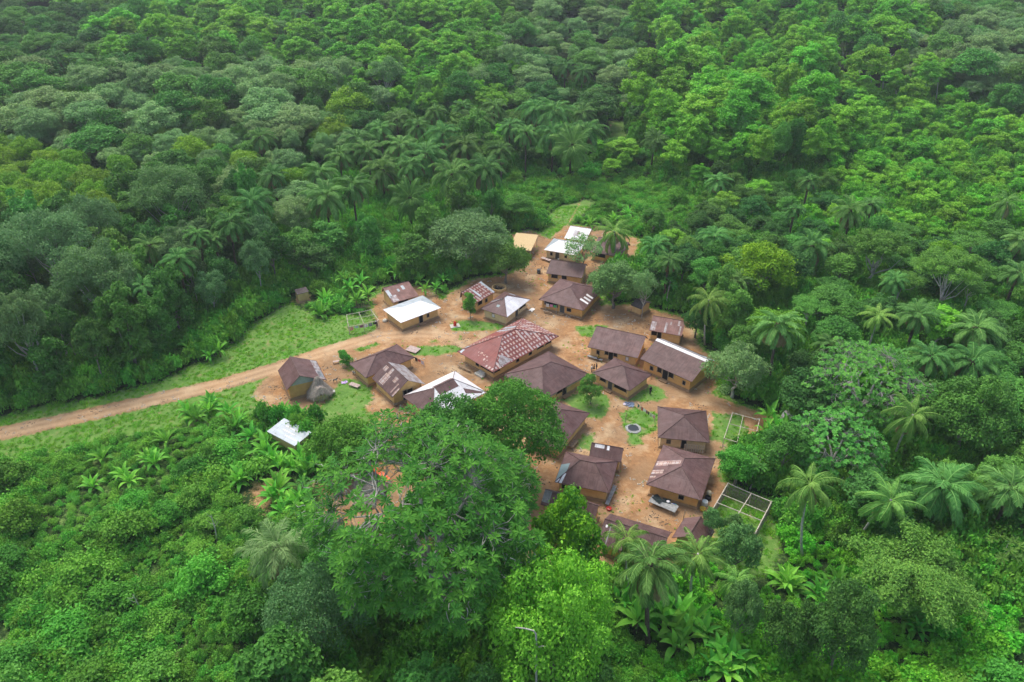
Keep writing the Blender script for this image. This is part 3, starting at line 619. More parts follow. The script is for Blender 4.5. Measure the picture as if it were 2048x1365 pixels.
house('house', 'plain brown hipped house with a grey cement band, beside the spotted rust roof', 'house', [(1007,750),(1087,799),(1178,749),(1098,702)], rise=2.1, ridge=.19, band=(3, 0), openings=[(0, .42, 2.2, 'slot'), (0, .5, .9, 'door', DARK)])
house('house', 'small brown hipped house with dark slits under its eaves, right of the cement banded one', 'house', [(1186,745.5),(1257,783.6),(1304,750),(1230,715)], rise=1.6, ridge=.08, openings=[(3, .22, 1.3, 'slot'), (3, .45, .8, 'door'), (3, .76, 2.6, 'slot')])
house('house', 'small hipped house half brown and half new white metal sheets', 'house', [(964,617),(1011,636),(1061,600),(1009,582.6)], rise=1.7, ridge=.12, facem={0: 'white'}, wall=MUDP, openings=[(3, .42, .6, 'window', WHITE), (0, .5, .7, 'door'), (0, .78, 2.2, 'slot')], patches=[(1, rect(.50, .72, .12, .30), 'tin'), (2, rect(.60, .64, .1, .95), 'tin'), (3, rect(.44, .54, .38, .52), 'teal')])
house('house', 'brown hipped house with rows of pale checkered sheets on its left slope', 'house', [(1327.6,889.4),(1291.5,969.5),(1401.8,1000.7),(1432,918.7)], rise=1.7, ridge=.2, wall=MUDO, openings=[(0, .66, .7, 'window')], patches=[(3, rect(.44, .56, .05, .50), 'checker'), (3, rect(.44, .54, .52, .92), 'checker'), (3, rect(.66, .75, .02, .42), 'checker'), (3, rect(.80, .86, .02, .22), 'checker')])
house('house', 'long brown gabled house with two white cloths over its dark doorway', 'house', [(1199,656),(1175,695),(1275,716),(1297,678)], roof='gable', rise=1.6, over=.5, ridge_off=.22, openings=[(0, .17, .5, 'window'), (0, .46, 2.4, 'slot'), (0, .46, .8, 'door', DARK), (0, .82, .5, 'window', WHITE)])
house('house', 'long brown gabled house with silver sheets along its ridge', 'house', [(1330,678),(1283.6,720.7),(1388,765),(1431,723)], roof='gable', rise=2.0, eave=2.6, ridge_off=.1, wall=MUDO, openings=[(0, .18, .6, 'window'), (0, .35, .9, 'slot'), (0, .48, 1.0, 'door', DARK), (0, .60, 1.0, 'slot'), (0, .88, .5, 'window')], patches=[(0, rect(.0, 1, .88, 1.0), 'white'), (2, rect(.0, .22, .12, 1.0), 'tin'), (2, rect(.22, 1, .45, 1.0), 'tin')])
house('shed', 'rusty patched shed at the forest edge behind the silver ridged house', 'shed', [(1308,640),(1297,660),(1361,673),(1373,650)], roof='gable', rise=1.3, over=.35, ridge_off=.3, rm='rust', openings=[(0, .12, 1.1, 'slot'), (0, .3, .7, 'door', DARK)], patches=[(0, rect(.02, .17, .05, .62), 'patch'), (0, rect(.44, .51, .03, .7), 'patch'), (0, rect(.57, .62, .6, .8), 'patch'), (0, rect(.80, .86, .62, .95), 'patch'), (0, rect(.88, .93, .03, .6), 'patch')])
crib, ci = house('house', 'square brown hipped house with an open pole lattice at its right front', 'house', [(1318.8,813),(1312,875.7),(1414.5,884.5),(1417.4,823)], rise=1.6, ridge=.05, over=.5, wall=MUDP, openings=[(0, .18, .6, 'window', DOORM), (0, .52, .7, 'door', DARK)])
m = MB(); hx, hy, wx, wy = ci
for i in range(9): m.tube([(wx*.1 + i*wx*.1, -wy - .5, -.1), (wx*.1 + i*wx*.1, -wy - .5, 1.6)], .05, 5)
for i in range(6): m.tube([(wx*.05, -wy - .5 - .05, .3 + i*.24), (wx*.97, -wy - .5 - .05, .3 + i*.24)], .035, 5)
m.build('lattice', POLE, crib)
house('house', 'brown hipped house with teal and white sheets on its front left corner', 'house', [(1134,903),(1107,964.6),(1215,985),(1240,925)], rise=1.9, ridge=.28, openings=[(0, .36, .9, 'door'), (0, .1, .5, 'window')], patches=[(3, [(.45, .02), (.98, .02), (.76, .46), (.5, .5)], 'teal'), (0, [(.0, .0), (.05, .0), (.08, .16), (.05, .16)], 'white'), (0, [(.075, .0), (.125, .0), (.17, .40), (.13, .40), (.10, .2)], 'white')])
house('house', 'low brown house with two pale sheets, joined behind the teal cornered one', 'house', [(1187,890),(1176,913),(1241,924),(1249,902)], roof='gable', rise=1.3, eave=2.3, over=.35, ridge_off=.1, patches=[(0, rect(.12, .42, .72, .98), 'white'), (0, rect(.50, .58, .66, .98), 'white')])
house('house', 'brown hipped house with a torn white patch, half hidden behind the big dome tree', 'house', [(1043,872),(1118.6,899),(1181,827),(1106,800.5)], rise=1.8, ridge=.3, openings=[(0, .2, .8, 'window')], patches=[(3, [(.58, .42), (.66, .40), (.80, .56), (.76, .66), (.66, .58)], 'white')])
house('house', 'narrow brown gabled house behind the yellow green tree', 'house', [(1097,978),(1083,1010),(1190,1043),(1202,1011)], roof='gable', rise=1.4, over=.35, patches=[(2, rect(.75, 1, 0, 1), 'dark'), (0, rect(0, .14, .2, 1), 'grey')])
house('house', 'brown gabled house behind the foreground coconut palm crowns', 'house', [(1218,1027),(1197,1088),(1322,1128),(1342,1064)], roof='gable', rise=1.7, openings=[(3, .5, 1.2, 'slot')], patches=[(0, rect(.12, .135, 0, .9), 'grey'), (0, rect(.05, .08, .7, .8), 'white')])
house('house', 'dark brown house nearest the pole fenced plot, partly under palms', 'house', [(1374,1040),(1338,1072),(1398,1100),(1437,1066)], roof='gable', axis='y', rise=1.5)
house('house', 'brown gabled house with a pale grey gable beside the grey thatched hut', 'house', [(556,742),(573,781),(656,760),(630,722)], roof='gable', axis='y', rise=2.2, eave=2.4, ridge_off=-.13, over=.45, wall=MUDO, gable_mat=CEM, patches=[(1, rect(.02, .97, .03, .26), 'patch'), (1, rect(.12, .4, .06, .22), 'tin')])
house('house', 'brown hipped house next to the dirt road, touching the striped gable roof', 'house', [(696,728),(734,756),(830,715),(794,689)], rise=1.7, ridge=.2, wall=MUD)
house('house', 'gabled house with rows of pale stripes on its left slope', 'house', [(744,757),(784,795),(851,769),(808,731)], roof='gable', axis='y', rise=2.1, eave=2.2, over=.5, openings=[(0, .5, 1.8, 'slot'), (0, .4, .7, 'door', DARK)], facem={1: 'patch'},
      patches=[(3, rect(.06, .20, .62, .86), 'checker'), (3, rect(.26, .46, .10, .62), 'checker'), (3, rect(.30, .40, .62, .95), 'checker'), (3, rect(.60, .74, .52, .78), 'checker'), (3, rect(.82, .86, .1, .62), 'checker'), (3, rect(.93, .99, .05, .5), 'checker')])
house('house', 'long brown and silver hipped house behind the big foreground tree', 'house', [(800,796),(870,836),(976,784),(906,743)], rise=2.2, ridge=.35, facem={0: 'white', 1: 'white', 2: 'white'},
      patches=[(2, rect(.30, .66, .76, .99), 'brown'), (0, rect(.33, .68, .66, .99), 'brown'), (0, [(.70, .30), (.92, .05), (.96, .07), (.72, .52)], 'brown')])
house('house', 'house with a bright white metal roof beside the dirt road', 'house', [(767.6,617.7),(799.8,648),(880,615.7),(847.7,591.3)], rise=1.1, ridge=.45, rm='tin', facem={0: 'white', 3: 'white'}, cap=False, openings=[(0, .52, .8, 'door', DARK), (0, .72, .5, 'window')])  # silver roof; its glare is put into the white front and left slopes
house('shed', 'rust roofed shed right behind the bright white roof', 'shed', [(767.6,582),(781,608),(832,593),(820,569)], roof='gable', rise=1.2, ridge_off=.35, over=.3, rm='rust', openings=[(0, .4, 2.2, 'slot')], patches=[(0, rect(.02, .14, .3, .8), 'tin'), (0, rect(.05, .27, .03, .42), 'patch'), (0, rect(.42, .50, .55, .72), 'tin'), (0, rect(.62, .72, .6, .85), 'tin')])
house('shed', 'rust red open shed with white streaks and one new sheet', 'shed', [(918,597),(952,607),(989,585),(961,572)], roof='gable', rise=1.3, ridge_off=.42, over=.3, rm='spots', pale=[.72, 0, .2, 0], openings=[(0, .25, 1.3, 'slot'), (0, .6, .7, 'window')], patches=[(0, rect(.90, .99, .0, 1), 'tin'), (0, rect(.38, .46, .2, .75), 'tin')])
house('house', 'house with a bluish white tin roof partly under a thin tree', 'house', [(1111,478),(1084,499),(1150,511),(1175,488)], rise=1.4, ridge=.4, rm='white', facem={3: 'tin', 2: 'tin'}, cap=False, wall=MUDP, openings=[(0, .38, .8, 'door'), (0, .17, .5, 'window'), (0, .68, .5, 'window')])
house('house', 'northernmost house with a worn white roof at the end of the footpath', 'house', [(1141,457),(1131,477),(1173,484),(1184,463)], roof='gable', rise=1.2, rm='white', over=.35, ridge_off=.3, patches=[(0, rect(.3, .55, .3, .7), 'patch')])
house('house', 'brown roofed house behind the drooping coconut palm, window in its gable', 'house', [(1196,480),(1185,504),(1243,516),(1260,491)], roof='gable', rise=1.3, over=.4, ridge_off=.3, wall=MUDO, openings=[(0, .3, 2.4, 'slot'), (1, .4, .8, 'window')], patches=[(2, rect(.5, .95, .1, .9), 'white')])
house('shed', 'open shed roofed with pale straw mats behind the big grey dome tree', 'shed', [(1022,469),(1028,498),(1068,502),(1071,474)], roof='shed', rise=.5, rm='brown', nowall=True, cap=False, posts=[(0, .02, POLE), (0, .5, POLE), (0, .98, POLE), (2, .02, POLE), (2, .98, POLE)])
house('house', 'brown gabled house with two white sheets on its ridge and a table in front', 'house', [(1105,523),(1093,546.5),(1163,557),(1177,531)], roof='gable', rise=1.2, over=.4, ridge_off=.2, openings=[(0, .2, 1.4, 'slot'), (0, .5, 1.1, 'slot')], patches=[(2, rect(.08, .26, .1, .8), 'tin'), (2, rect(.42, .56, .2, .95), 'tin')])
house('house', 'large brown hipped house with laundry under its eave, beside the dark tree', 'house', [(1120,557),(1078,600),(1168,621.6),(1206,578)], rise=2.0, ridge=.15, wall=MUDO, openings=[(0, .23, 3.0, 'slot'), (0, .51, .9, 'door'), (0, .68, .9, 'window')], patches=[(1, rect(.24, .30, .05, .40), 'white'), (1, rect(.36, .42, .05, .34), 'white'), (1, rect(.48, .54, .05, .34), 'white')])
house('shed', 'small silver roofed shed among the banana plants left of the village', 'shed', [(541,865),(584,898),(615,869),(578,840)], roof='shed', rise=.7, rm='tin', cap=False, over=.4, patches=[(0, rect(.22, .28, .1, .5), 'white'), (0, rect(.44, .50, .3, .7), 'white'), (0, rect(.66, .72, .35, .75), 'white')])
house('outhouse', 'tiny mud outhouse alone at the forest edge beside a banana clump', 'outhouse', [(590,582),(593,590),(617,584),(613,576)], roof='shed', rise=.3, rm='dark', eave=2.0, over=.15, cap=False, plinth=.15)
house('shed', 'small grey roofed shed behind banana plants at the right edge of the village', 'shed', [(1570,818),(1562,840),(1592,852),(1600,830)], roof='gable', rise=.6, rm='grey', eave=2.0, cap=False, over=.3)
house('shed', 'little dark hut in the shade between the pale trunks and the dark tree', 'shed', [(1276,596),(1268,612),(1289,621),(1297,604)], roof='gable', rise=.8, rm='dark', eave=1.9, over=.3)
# the straw covering of the open shed
for o in list(bpy.data.objects):
    if o.get('label', '').startswith('open shed roofed'):
        for c in o.children:
            if c.name.startswith('roof'): c.data.materials[0] = STRAW

# thatched huts
def hut(px, py, r, h, ew, label, rz, tarp=False):
    x, y = at(px, py, h*.5); o = empty('thatched_hut', (x, y, 0), rz, label=label, cat='hut')
    m = MB(); n = 16; rs = random.Random(3)
    prof = [(0.0, 1.0), (.12, .92), (.42, .66), (.74, .40), (1.0, .2), (1.04, .15)]
    P = []; F = []
    for i, (q, z) in enumerate(prof):
        for k in range(n):
            a = 2*PI*k/n; front = max(0, math.cos(a + PI/2))**6; rr = r*q*(1 + rs.uniform(-.03, .05)); zz = h*z + (front*h*.28 if i >= 3 else 0)
            P.append((rr*math.cos(a), rr*math.sin(a)*ew + .35*r*(1 - q)*0, zz))
    F = [(i*n + k, i*n + (k+1) % n, (i+1)*n + (k+1) % n, (i+1)*n + k) for i in range(len(prof)-1) for k in range(n)]
    m.add(P, F)
    for k in range(700):           # loose straws over the cap
        a = rs.uniform(0, 2*PI); t = rs.uniform(.05, .98)*(len(prof)-1); i = int(t); f_ = t - i; (q0, z0), (q1, z1) = prof[i], prof[i+1]; q = q0*(1-f_) + q1*f_; z = z0*(1-f_) + z1*f_; c = Vector((r*q*math.cos(a), r*q*math.sin(a)*ew, h*z + .05 + max(0, math.cos(a + PI/2))**6*h*.28*(i >= 3)))
        dn = Vector((math.cos(a)*(q1-q0)*r, math.sin(a)*(q1-q0)*r*ew, (z1-z0)*h)).normalized(); sd = Vector((-math.sin(a), math.cos(a), 0))*.05; l = rs.uniform(.3, .7); n_ = Vector((math.cos(a), math.sin(a), .8))*rs.uniform(.02, .10); m.add([c - sd, c + sd, c + dn*l + n_ + sd*.4, c + dn*l + n_ - sd*.4], [(0, 1, 2, 3)])
    m.build('thatch', THATCH, o)
    m = MB(); m.lathe([(r*.8, -.1), (r*.8, h*.28)], n=16); m.build('wall', MUDP, o)
    m = MB(); [m.tube([(r*.86*math.cos(a), r*.86*math.sin(a)*ew, -.1), (r*.86*math.cos(a), r*.86*math.sin(a)*ew, h*.34)], .05, 5) for a in np.linspace(PI*1.1, PI*1.9, 9)]
    for z in (.4, .75): m.tube([(r*.88*math.cos(a), r*.88*math.sin(a)*ew, z) for a in np.linspace(PI*1.1, PI*1.9, 9)], .03, 5)
    m.build('lattice', POLE, o)
    return o
hut(637, 772, 2.15, 4.0, 1.0, 'grey thatched hut with a pole lattice front beside the pale gabled house', .5)
hut(742, 958, 2.6, 2.9, 1.0, 'wide grey thatched hut with an orange cover seen through the big tree', .4)
hut(728, 998, 1.4, 2.0, 1.0, 'small grey thatched hut under the big tree, below the orange covered one', 0)

# ------------------------------------------------------------------ things in the village
x, y = at(757, 952, 2.4); m = MB()
for i in range(6): m.box((x - 1.2 + i*.5, y + 1.5 - i*.5, 2.95 - .1*(i % 2)), (1.3, .75, .05), -.8, rx=.15*(i % 2))
tag(m.build('tarpaulin', ORANGE), 'orange tarpaulin strip draped beside the grey thatch', 'tarpaulin')
def frame(label, px, h, cross, fence=(), name='pole_frame', nx=1, ny=1, group=None, thick=.06):
    P = [Vector((*at(*p, h), 0)) for p in px]; cen = sum(P, Vector())/4; o = empty(name, cen, 0, label=label, cat='pole frame', group=group); Q = [p - cen for p in P]
    top = lambda p: Vector((p.x, p.y, h))
    for p in Q: m = MB(); m.tube([(p.x, p.y, -.2), (p.x + .03, p.y, h + .1)], thick, 6); m.build('post', POLE, o)
    for i in range(4): m = MB(); a, b = Q[i], Q[(i+1) % 4]; m.tube([top(a), (top(a) + top(b))/2 + Vector((0, 0, -.05)), top(b)], thick*.9, 6); m.build('rail', POLE, o)
    for (ea, ua, eb, ub) in cross:
        a = Q[ea].lerp(Q[(ea+1) % 4], ua); b = Q[eb].lerp(Q[(eb+1) % 4], ub); m = MB(); m.tube([top(a) + Vector((0, 0, .07)), top(b) + Vector((0, 0, .07))], thick*.75, 6); m.build('rail', POLE, o)
        for q in (a, b): m = MB(); m.tube([(q.x, q.y, -.2), (q.x, q.y, h)], thick*.8, 6); m.build('post', POLE, o)
    for i in fence:
        a, b = Q[i], Q[(i+1) % 4]; n = int((b - a).length/.16); m = MB()
        for k in range(1, n): p = a.lerp(b, k/n); m.tube([(p.x, p.y, -.1), (p.x + random.uniform(-.05, .05), p.y + random.uniform(-.05, .05), h*random.uniform(.78, .97))], .045, 4)
        for z in (.35, .7): m.tube([a + Vector((0, 0, h*z)), b + Vector((0, 0, h*z))], .04, 4)
        m.build('stake_fence', WOOD, o)
    return o
frame('low pole frame hung with laundry left of the white roof', [(693,630),(697,654),(757,641),(742,620)], 1.9, [(3, .5, 1, .5), (0, .5, 2, .5)])
frame('pole frame over the garden grass, right of the square latticed house', [(1465,826),(1448,877),(1507,893),(1519,840)], 2.0, [(0, .45, 2, .55), (1, .45, 3, .6)])
frame('large pole plot with stake fencing on its back sides, lower right', [(1456,967),(1418,1031),(1510,1067.5),(1543,1004)], 2.2, [(0, .36, 2, .64), (0, .62, 2, .38), (1, .5, 3, .45)], fence=(3, 2, 0), thick=.08)
frame('pale pole frame between the grass and the bush tree, left of the foreground tree', [(725,846),(700,862),(745,872),(765,862)], 1.8, [])
frame('small pale pole frame above the bush tree', [(690,845),(694,858),(728,852),(724,842)], 1.8, [])
# picket fence and clothes
x, y = at(712, 622, 0); o = empty('stake_fence', (x, y, 0), .15, label='short brown stake fence behind the laundry frame', cat='fence'); m = MB()
for k in range(26): m.tube([(-3 + k*.24, 0, -.1), (-3 + k*.24 + random.uniform(-.1, .1), random.uniform(-.1, .1), random.uniform(1.0, 1.7))], .05, 4)
m.build('stakes', BENCHB, o); m = MB(); m.tube([(-3, -.07, .8), (3, -.07, .85)], .04, 4); m.build('rail', WOOD, o)
def laundry(pts, h, cols, label):
    a = Vector((*at(*pts[0], h), h)); b = Vector((*at(*pts[1], h), h)); o = empty('clothesline', (a.x, a.y, 0), label=label, cat='clothesline'); A = Vector((0, 0, h)); B = b - a + Vector((0, 0, h)); m = MB(); m.tube([A, (A+B)/2 + Vector((0, 0, -.08)), B], .02, 4); m.build('line', WOOD, o)
    for e in (A, B): m = MB(); m.tube([(e.x, e.y, -.2), (e.x, e.y, h + .1)], .05, 5); m.build('post', POLE, o)
    n = len(cols); dr = (B - A).normalized(); ang = math.atan2(dr.y, dr.x); kinds = ('shirt', 'towel', 'trousers', 'shirt', 'cloth', 'towel', 'dress')
    for i, c in enumerate(cols):
        p = A.lerp(B, (i + .5)/n) + Vector((0, 0, -.08)); w = (B - A).length/n*.86; hh = random.uniform(.45, .75); m = MB(); k = 6; V = []
        for r in range(3):
            for j in range(k+1): q = p + dr*((j/k - .5)*w*(1 - .06*r)); V.append((q.x + .05*math.sin(j*2.1 + i), q.y + .06*math.cos(j*1.7 + r), q.z - hh*r/2 - .04*(j % 2)*(r == 2)))
        m.add(V, [(r*(k+1) + j, r*(k+1) + j + 1, (r+1)*(k+1) + j + 1, (r+1)*(k+1) + j) for r in range(2) for j in range(k)])
        g = m.build(kinds[i % 7], cloth(c), None); g.location = (a.x, a.y, 0)
        tag(g, '%s %s, %s from left on the %s' % (cname(c), kinds[i % 7], ('first', 'second', 'third', 'fourth', 'fifth', 'sixth', 'seventh', 'eighth', 'ninth', 'tenth')[i], label), 'laundry', 'laundry on the ' + label)
def cname(c):
    r, g, b = c
    if min(c) > .6: return 'white'
    if max(c) < .08: return 'black'
    if r > .5 and g > .3 and b > .3: return 'pink'
    if r > .4 and g < .2: return 'red'
    if b > .4 and r < .4: return 'blue'
    if r > .3 and g < .3 and b > .15: return 'purple'
    if g > .3 and r < .3: return 'green'
    if b > .2 and g > .2: return 'grey blue'
    return 'dark'
laundry([(1276, 808), (1310, 832)], 1.2, [(.10, .25, .22), (.75, .75, .75), (.5, .10, .06), (.8, .8, .8), (.8, .8, .8), (.35, .14, .16), (.05, .05, .06), (.72, .75, .72), (.8, .8, .78), (.7, .35, .45)], 'clothesline stretched over grass near the well')
laundry([(698, 655), (755, 643)], 1.5, [(.7, .35, .3), (.45, .62, .72), (.35, .14, .25), (.8, .8, .8), (.25, .30, .33), (.05, .05, .06)], 'front rail line of the low pole frame')
laundry([(816, 706), (848, 724)], .9, [(.8, .8, .8), (.8, .8, .8), (.05, .05, .06), (.55, .12, .10), (.70, .70, .85)], 'low line in the yard behind the striped roof')
laundry([(1092, 606.5), (1113, 611)], 1.9, [(.75, .75, .7), (.7, .3, .5), (.08, .5, .15)], 'eave line of the large hipped house')
laundry([(1176+108, 1056), (1325, 1066)], 1.0, [(.06, .06, .10), (.45, .45, .55), (.05, .05, .07), (.06, .07, .12)], 'clothesline behind the palm hidden brown house')
def bench(px, py, ln, wd, ang, label, m_=BENCH, h=.45, name='bench', group=None):
    x, y = at(px, py, h); o = empty(name, (x, y, 0), ang, label=label, cat='bench' if name == 'bench' else 'table', group=group); m = MB()
    k = max(2, int(wd/.16))
    for i in range(k): m.box((0, -wd/2 + wd*(i + .5)/k, h), (ln, wd/k*.86, .05))
    m.build('seat' if name == 'bench' else 'table_top', m_, o)
    for sx in (-1, 1):
        for sy in (-1, 1): q = MB(); q.tube([(sx*ln*.44, sy*wd*.4, -.1), (sx*ln*.44, sy*wd*.4, h - .03)], .05, 5); q.build('leg', WOOD, o)
    return o
def lineang(p, q): a = at(*p); b = at(*q); return math.atan2(b[1]-a[1], b[0]-a[0])
bench(1190, 716, 3.0, .5, lineang((1184,712),(1210,720)), 'pale bench in front of the long gabled house, person sitting on it')
bench(1327, 1008, 4.0, 1.5, lineang((1311,1003),(1342,1016)), 'grey slatted drying table before the checkered roof house', name='table', h=.75)
bench(1222, 990, 4.2, .55, lineang((1216,1000),(1230,968)), 'long grey bench along the right wall of the teal cornered house')
bench(1096, 624, 1.7, .35, lineang((1088,621),(1104,625)), 'short brown bench left of the door of the laundry house', BENCHB)
bench(1151, 634, 2.6, .4, lineang((1139,630),(1164,637)), 'long brown bench right of the door of the laundry house', BENCHB)
bench(1109, 558, 2.6, 1.1, lineang((1100,558),(1118,560)), 'pale greenish table before the house with two ridge sheets', name='table', h=.75)
bench(1092, 518, 2.5, .9, lineang((1081,515),(1101,522)), 'low pale drying platform near the bluish white roof', FISH, name='table', h=.5)
bench(1147, 887, 2.0, .8, lineang((1142,893),(1152,880)), 'small brown table beside the torn patch house', BENCHB, name='table', h=.6)
bench(1236, 638, 1.2, .35, 0.2, 'little bench standing in the open yard above the brown gable', BENCHB) if False else None
bench(872, 728, 2.4, 1.8, -.6, 'pale square mat platform with clothes behind the striped roof', FISH, name='table', h=.3) if False else None
bench(826, 713 - 14, 2.4, 1.8, -.5, 'low mat platform with drying things behind the striped roof house', FISH, name='table', h=.3)
bench(928, 736, 3.0, .4, lineang((921,733),(960,752)), 'long low plank bench along the left wall of the spotted roof house', BENCHB)
bench(787, 805, 1.8, .5, lineang((780,800),(795,812)), 'dark bench at the front corner of the striped roof house', BENCHB)
bench(709, 770, 2.0, .9, -.5, 'low rack with pots on the grass left of the striped roof', FISH, name='table', h=.4)
bench(672, 723, 1.1, .5, .3, 'short pale plank bench beside the road', FISH)
bench(664, 783, 1.0, .7, .2, 'little table with greenish cloths beside the thatched hut', CONC, name='table', h=.7)
def pot(name, label, px, py, r, h, m_, prof=None, group=None):
    x, y = at(px, py, h/2); m = MB(); m.lathe([(r*a, h*b) for a, b in (prof or [(.0, 0), (.8, 0), (1, .45), (.85, .85), (.6, 1), (.5, .95), (.45, .3), (0, .28)])], n=12)
    o = m.build(name, m_, None, True); o.location = (x, y, 0); return tag(o, label, name.replace('_', ' '), group)
BAS = [(0, 0), (.7, 0), (1, 1), (.93, 1), (.66, .12), (0, .12)]; BAR = [(0, 0), (1, 0), (1.04, .33), (1, .66), (1.0, 1), (.9, 1), (.88, .93), (0, .93)]
pot('basin', 'red basin lying in the yard between the two lower houses', 1218, 1018, .38, .3, RED, BAS)
pot('bucket', 'deep blue bucket at the right end of the grey drying table', 1346, 1012, .3, .5, BLUE, BAS)
pot('bucket', 'pale turquoise bucket next to the deep blue one', 1350, 1012, .25, .4, mat('turquoise', (.1, .45, .4), .5), BAS)
pot('barrel', 'dark grey barrel standing alone on the upper yard', 1077.5, 543, .42, .95, mat('barrel_grey', (.10, .11, .11), .6), BAR)
pot('barrel', 'white barrel beside the checkered roof house', 1409.5, 1007, .42, .8, JERR, BAR)
pot('pot', 'big black cooking pot above the white barrel', 1416, 996, .5, .6, BLACK)
pot('bucket', 'yellow tub at the front corner of the checkered roof house', 1405, 1019, .42, .5, YEL, BAS)
pot('sack', 'cream sack above the black pot', 1418, 986, .4, .75, mat('sack_cream', (.62, .56, .38), .9), [(0, 0), (1, .05), (1, .6), (.7, .85), (.35, 1), (0, .95)])
pot('bucket', 'white can by the door of the bluish white roof', 1117, 519, .2, .6, WHITE, BAR)
pot('rock', 'pale boulder beside the laundry frame', 770, 641, .5, .5, CONC, [(0, 0), (1, 0), (1.05, .4), (.7, .9), (0, 1)])
pot('basin', 'white basin on the grey drying table', 1336, 1008, .28, .9, WHITE, [(0, .86), (.7, .86), (1, 1.0), (0, .98)])
for i, (a, b, c, n_) in enumerate([(1257,808,(.12,.15,.22),'dark blue'), (1252,808,(.7,.62,.68),'pale pink'), (1263,810,(.2,.26,.34),'grey blue'), (1316,999,(.02,.03,.03),'black'), (1334,1003,(.02,.03,.03),'small black'), (689,765,(.62,.45,.78),'lilac'), (1066-2,620,(.8,.78,.72),'white')]):
    x, y = at(a, b, .1 if i not in (3, 4) else .8); m = MB(); rr = random.Random(i); k = 5; w = (1.0, .7, .9, 1.1, .8, .7, .9)[i]; z0 = 0.03 if i not in (3, 4) else .80
    V = [((u/k - .5)*w*1.4 + rr.uniform(-.08, .08), (v/k - .5)*w + rr.uniform(-.08, .08), z0 + rr.uniform(0, .16)) for v in range(k+1) for u in range(k+1)]
    m.add(V, [(v*(k+1)+u, v*(k+1)+u+1, (v+1)*(k+1)+u+1, (v+1)*(k+1)+u) for v in range(k) for u in range(k)]); o = m.build('cloth', cloth(c)); o.location = (x, y, 0); o.rotation_euler.z = .7*i
    tag(o, n_ + (' crumpled cloth drying on the grass near the clothesline' if i < 3 else ' cloth lying on the grey drying table' if i < 5 else ' cloth spread on the dirt beside the thatched hut yard' if i == 5 else ' cloths lying before the half white roof'), 'cloth')
# well, pump, round wall
x, y = at(1267, 856, .2); o = empty('well', (x, y, 0), .3, label='stone rimmed well with a dark round mouth on the grass', cat='well')
m = MB(); m.lathe([(1.35, -.1), (1.3, .1), (.9, .14), (.85, .1)], n=8, j=.16); m.build('apron', BENCH, o); m = MB(); m.lathe([(.95, .13), (0, .13)], n=14); m.build('mouth', mat('well_shade', (.03, .04, .05), .7), o)  # mouth: near-black disc with the shade of the shaft in its colour
x, y = at(910, 652, .1); o = empty('hand_pump', (x, y, 0), .3, label='red water pump on a pale slab', cat='water pump'); m = MB(); m.box((0, 0, .06), (1.9, 1.4, .16)); m.build('slab', CONC, o); m = MB(); m.lathe([(.32, .14), (.34, .8), (.25, .95), (.14, 1.15), (0, 1.18)], n=10); m.box((.35, 0, .9), (.5, .1, .1)); m.build('pump_body', RED, o); m = MB(); m.tube([(-.1, 0, 1.05), (-.7, 0, 1.25)], .04, 5); m.build('handle', BLACK, o)
x, y = at(998, 577, .4); o = empty('mud_ring', (x, y, 0), 0, label='low round mud wall with dark firewood inside', cat='hearth'); m = MB(); m.lathe([(1.6, -.1), (1.6, .75), (1.35, .78), (1.35, .0)], n=18, j=.03); m.build('wall', MUD, o)
m = MB(); [m.tube([(random.uniform(-1, 1), random.uniform(-1, 1), .1), (random.uniform(-1, 1), random.uniform(-1, 1), random.uniform(.5, 1.1))], .07, 5, mi=i % 3) for i in range(16)]; m.build('firewood', [BLACK, WOOD, DARK], o)
for (a, b, c, d, lb) in [(1250.5, 845, 1250.5, 827, 'thin lone stake standing on grass near the well'), (1366, 1041, 1368.5, 1024, 'thin lone pole in the yard before the lower right house')]:
    x, y = at(a, b); m = MB(); m.tube([(0, 0, -.2), (.03, 0, .9), (.1, .02, 1.9)], .05, 5); o = m.build('stake', WOOD); o.location = (x, y, 0); tag(o, lb, 'pole')
# bare hooked pole low in the foreground
x, y = at(1072, 1360, 10); m = MB(); hp = at(1068, 1262, 17)
o = empty('bare_pole', (x, y, 0), 0, label='tall bare grey trunk with a hooked arm rising over the bright tree at the bottom', cat='dead tree')
m.tube([(0, 0, -.3), (.1, 0, 6), (0, .1, 12), (-.1, .2, 16.6), (-.35, .2, 17.1)], [.17, .14, .11, .09, .08], 6); m.build('trunk', BARKP, o)
m = MB(); m.tube([(-.35, .2, 17.1), (-1.2, .3, 17.3), (-2.0, .35, 17.35)], [.07, .06, .04], 6); m.tube([(0, .15, 14.6), (.35, .1, 15.0), (.8, 0, 15.1)], [.08, .06, .04], 5); m.build('branch', BARKP, o)

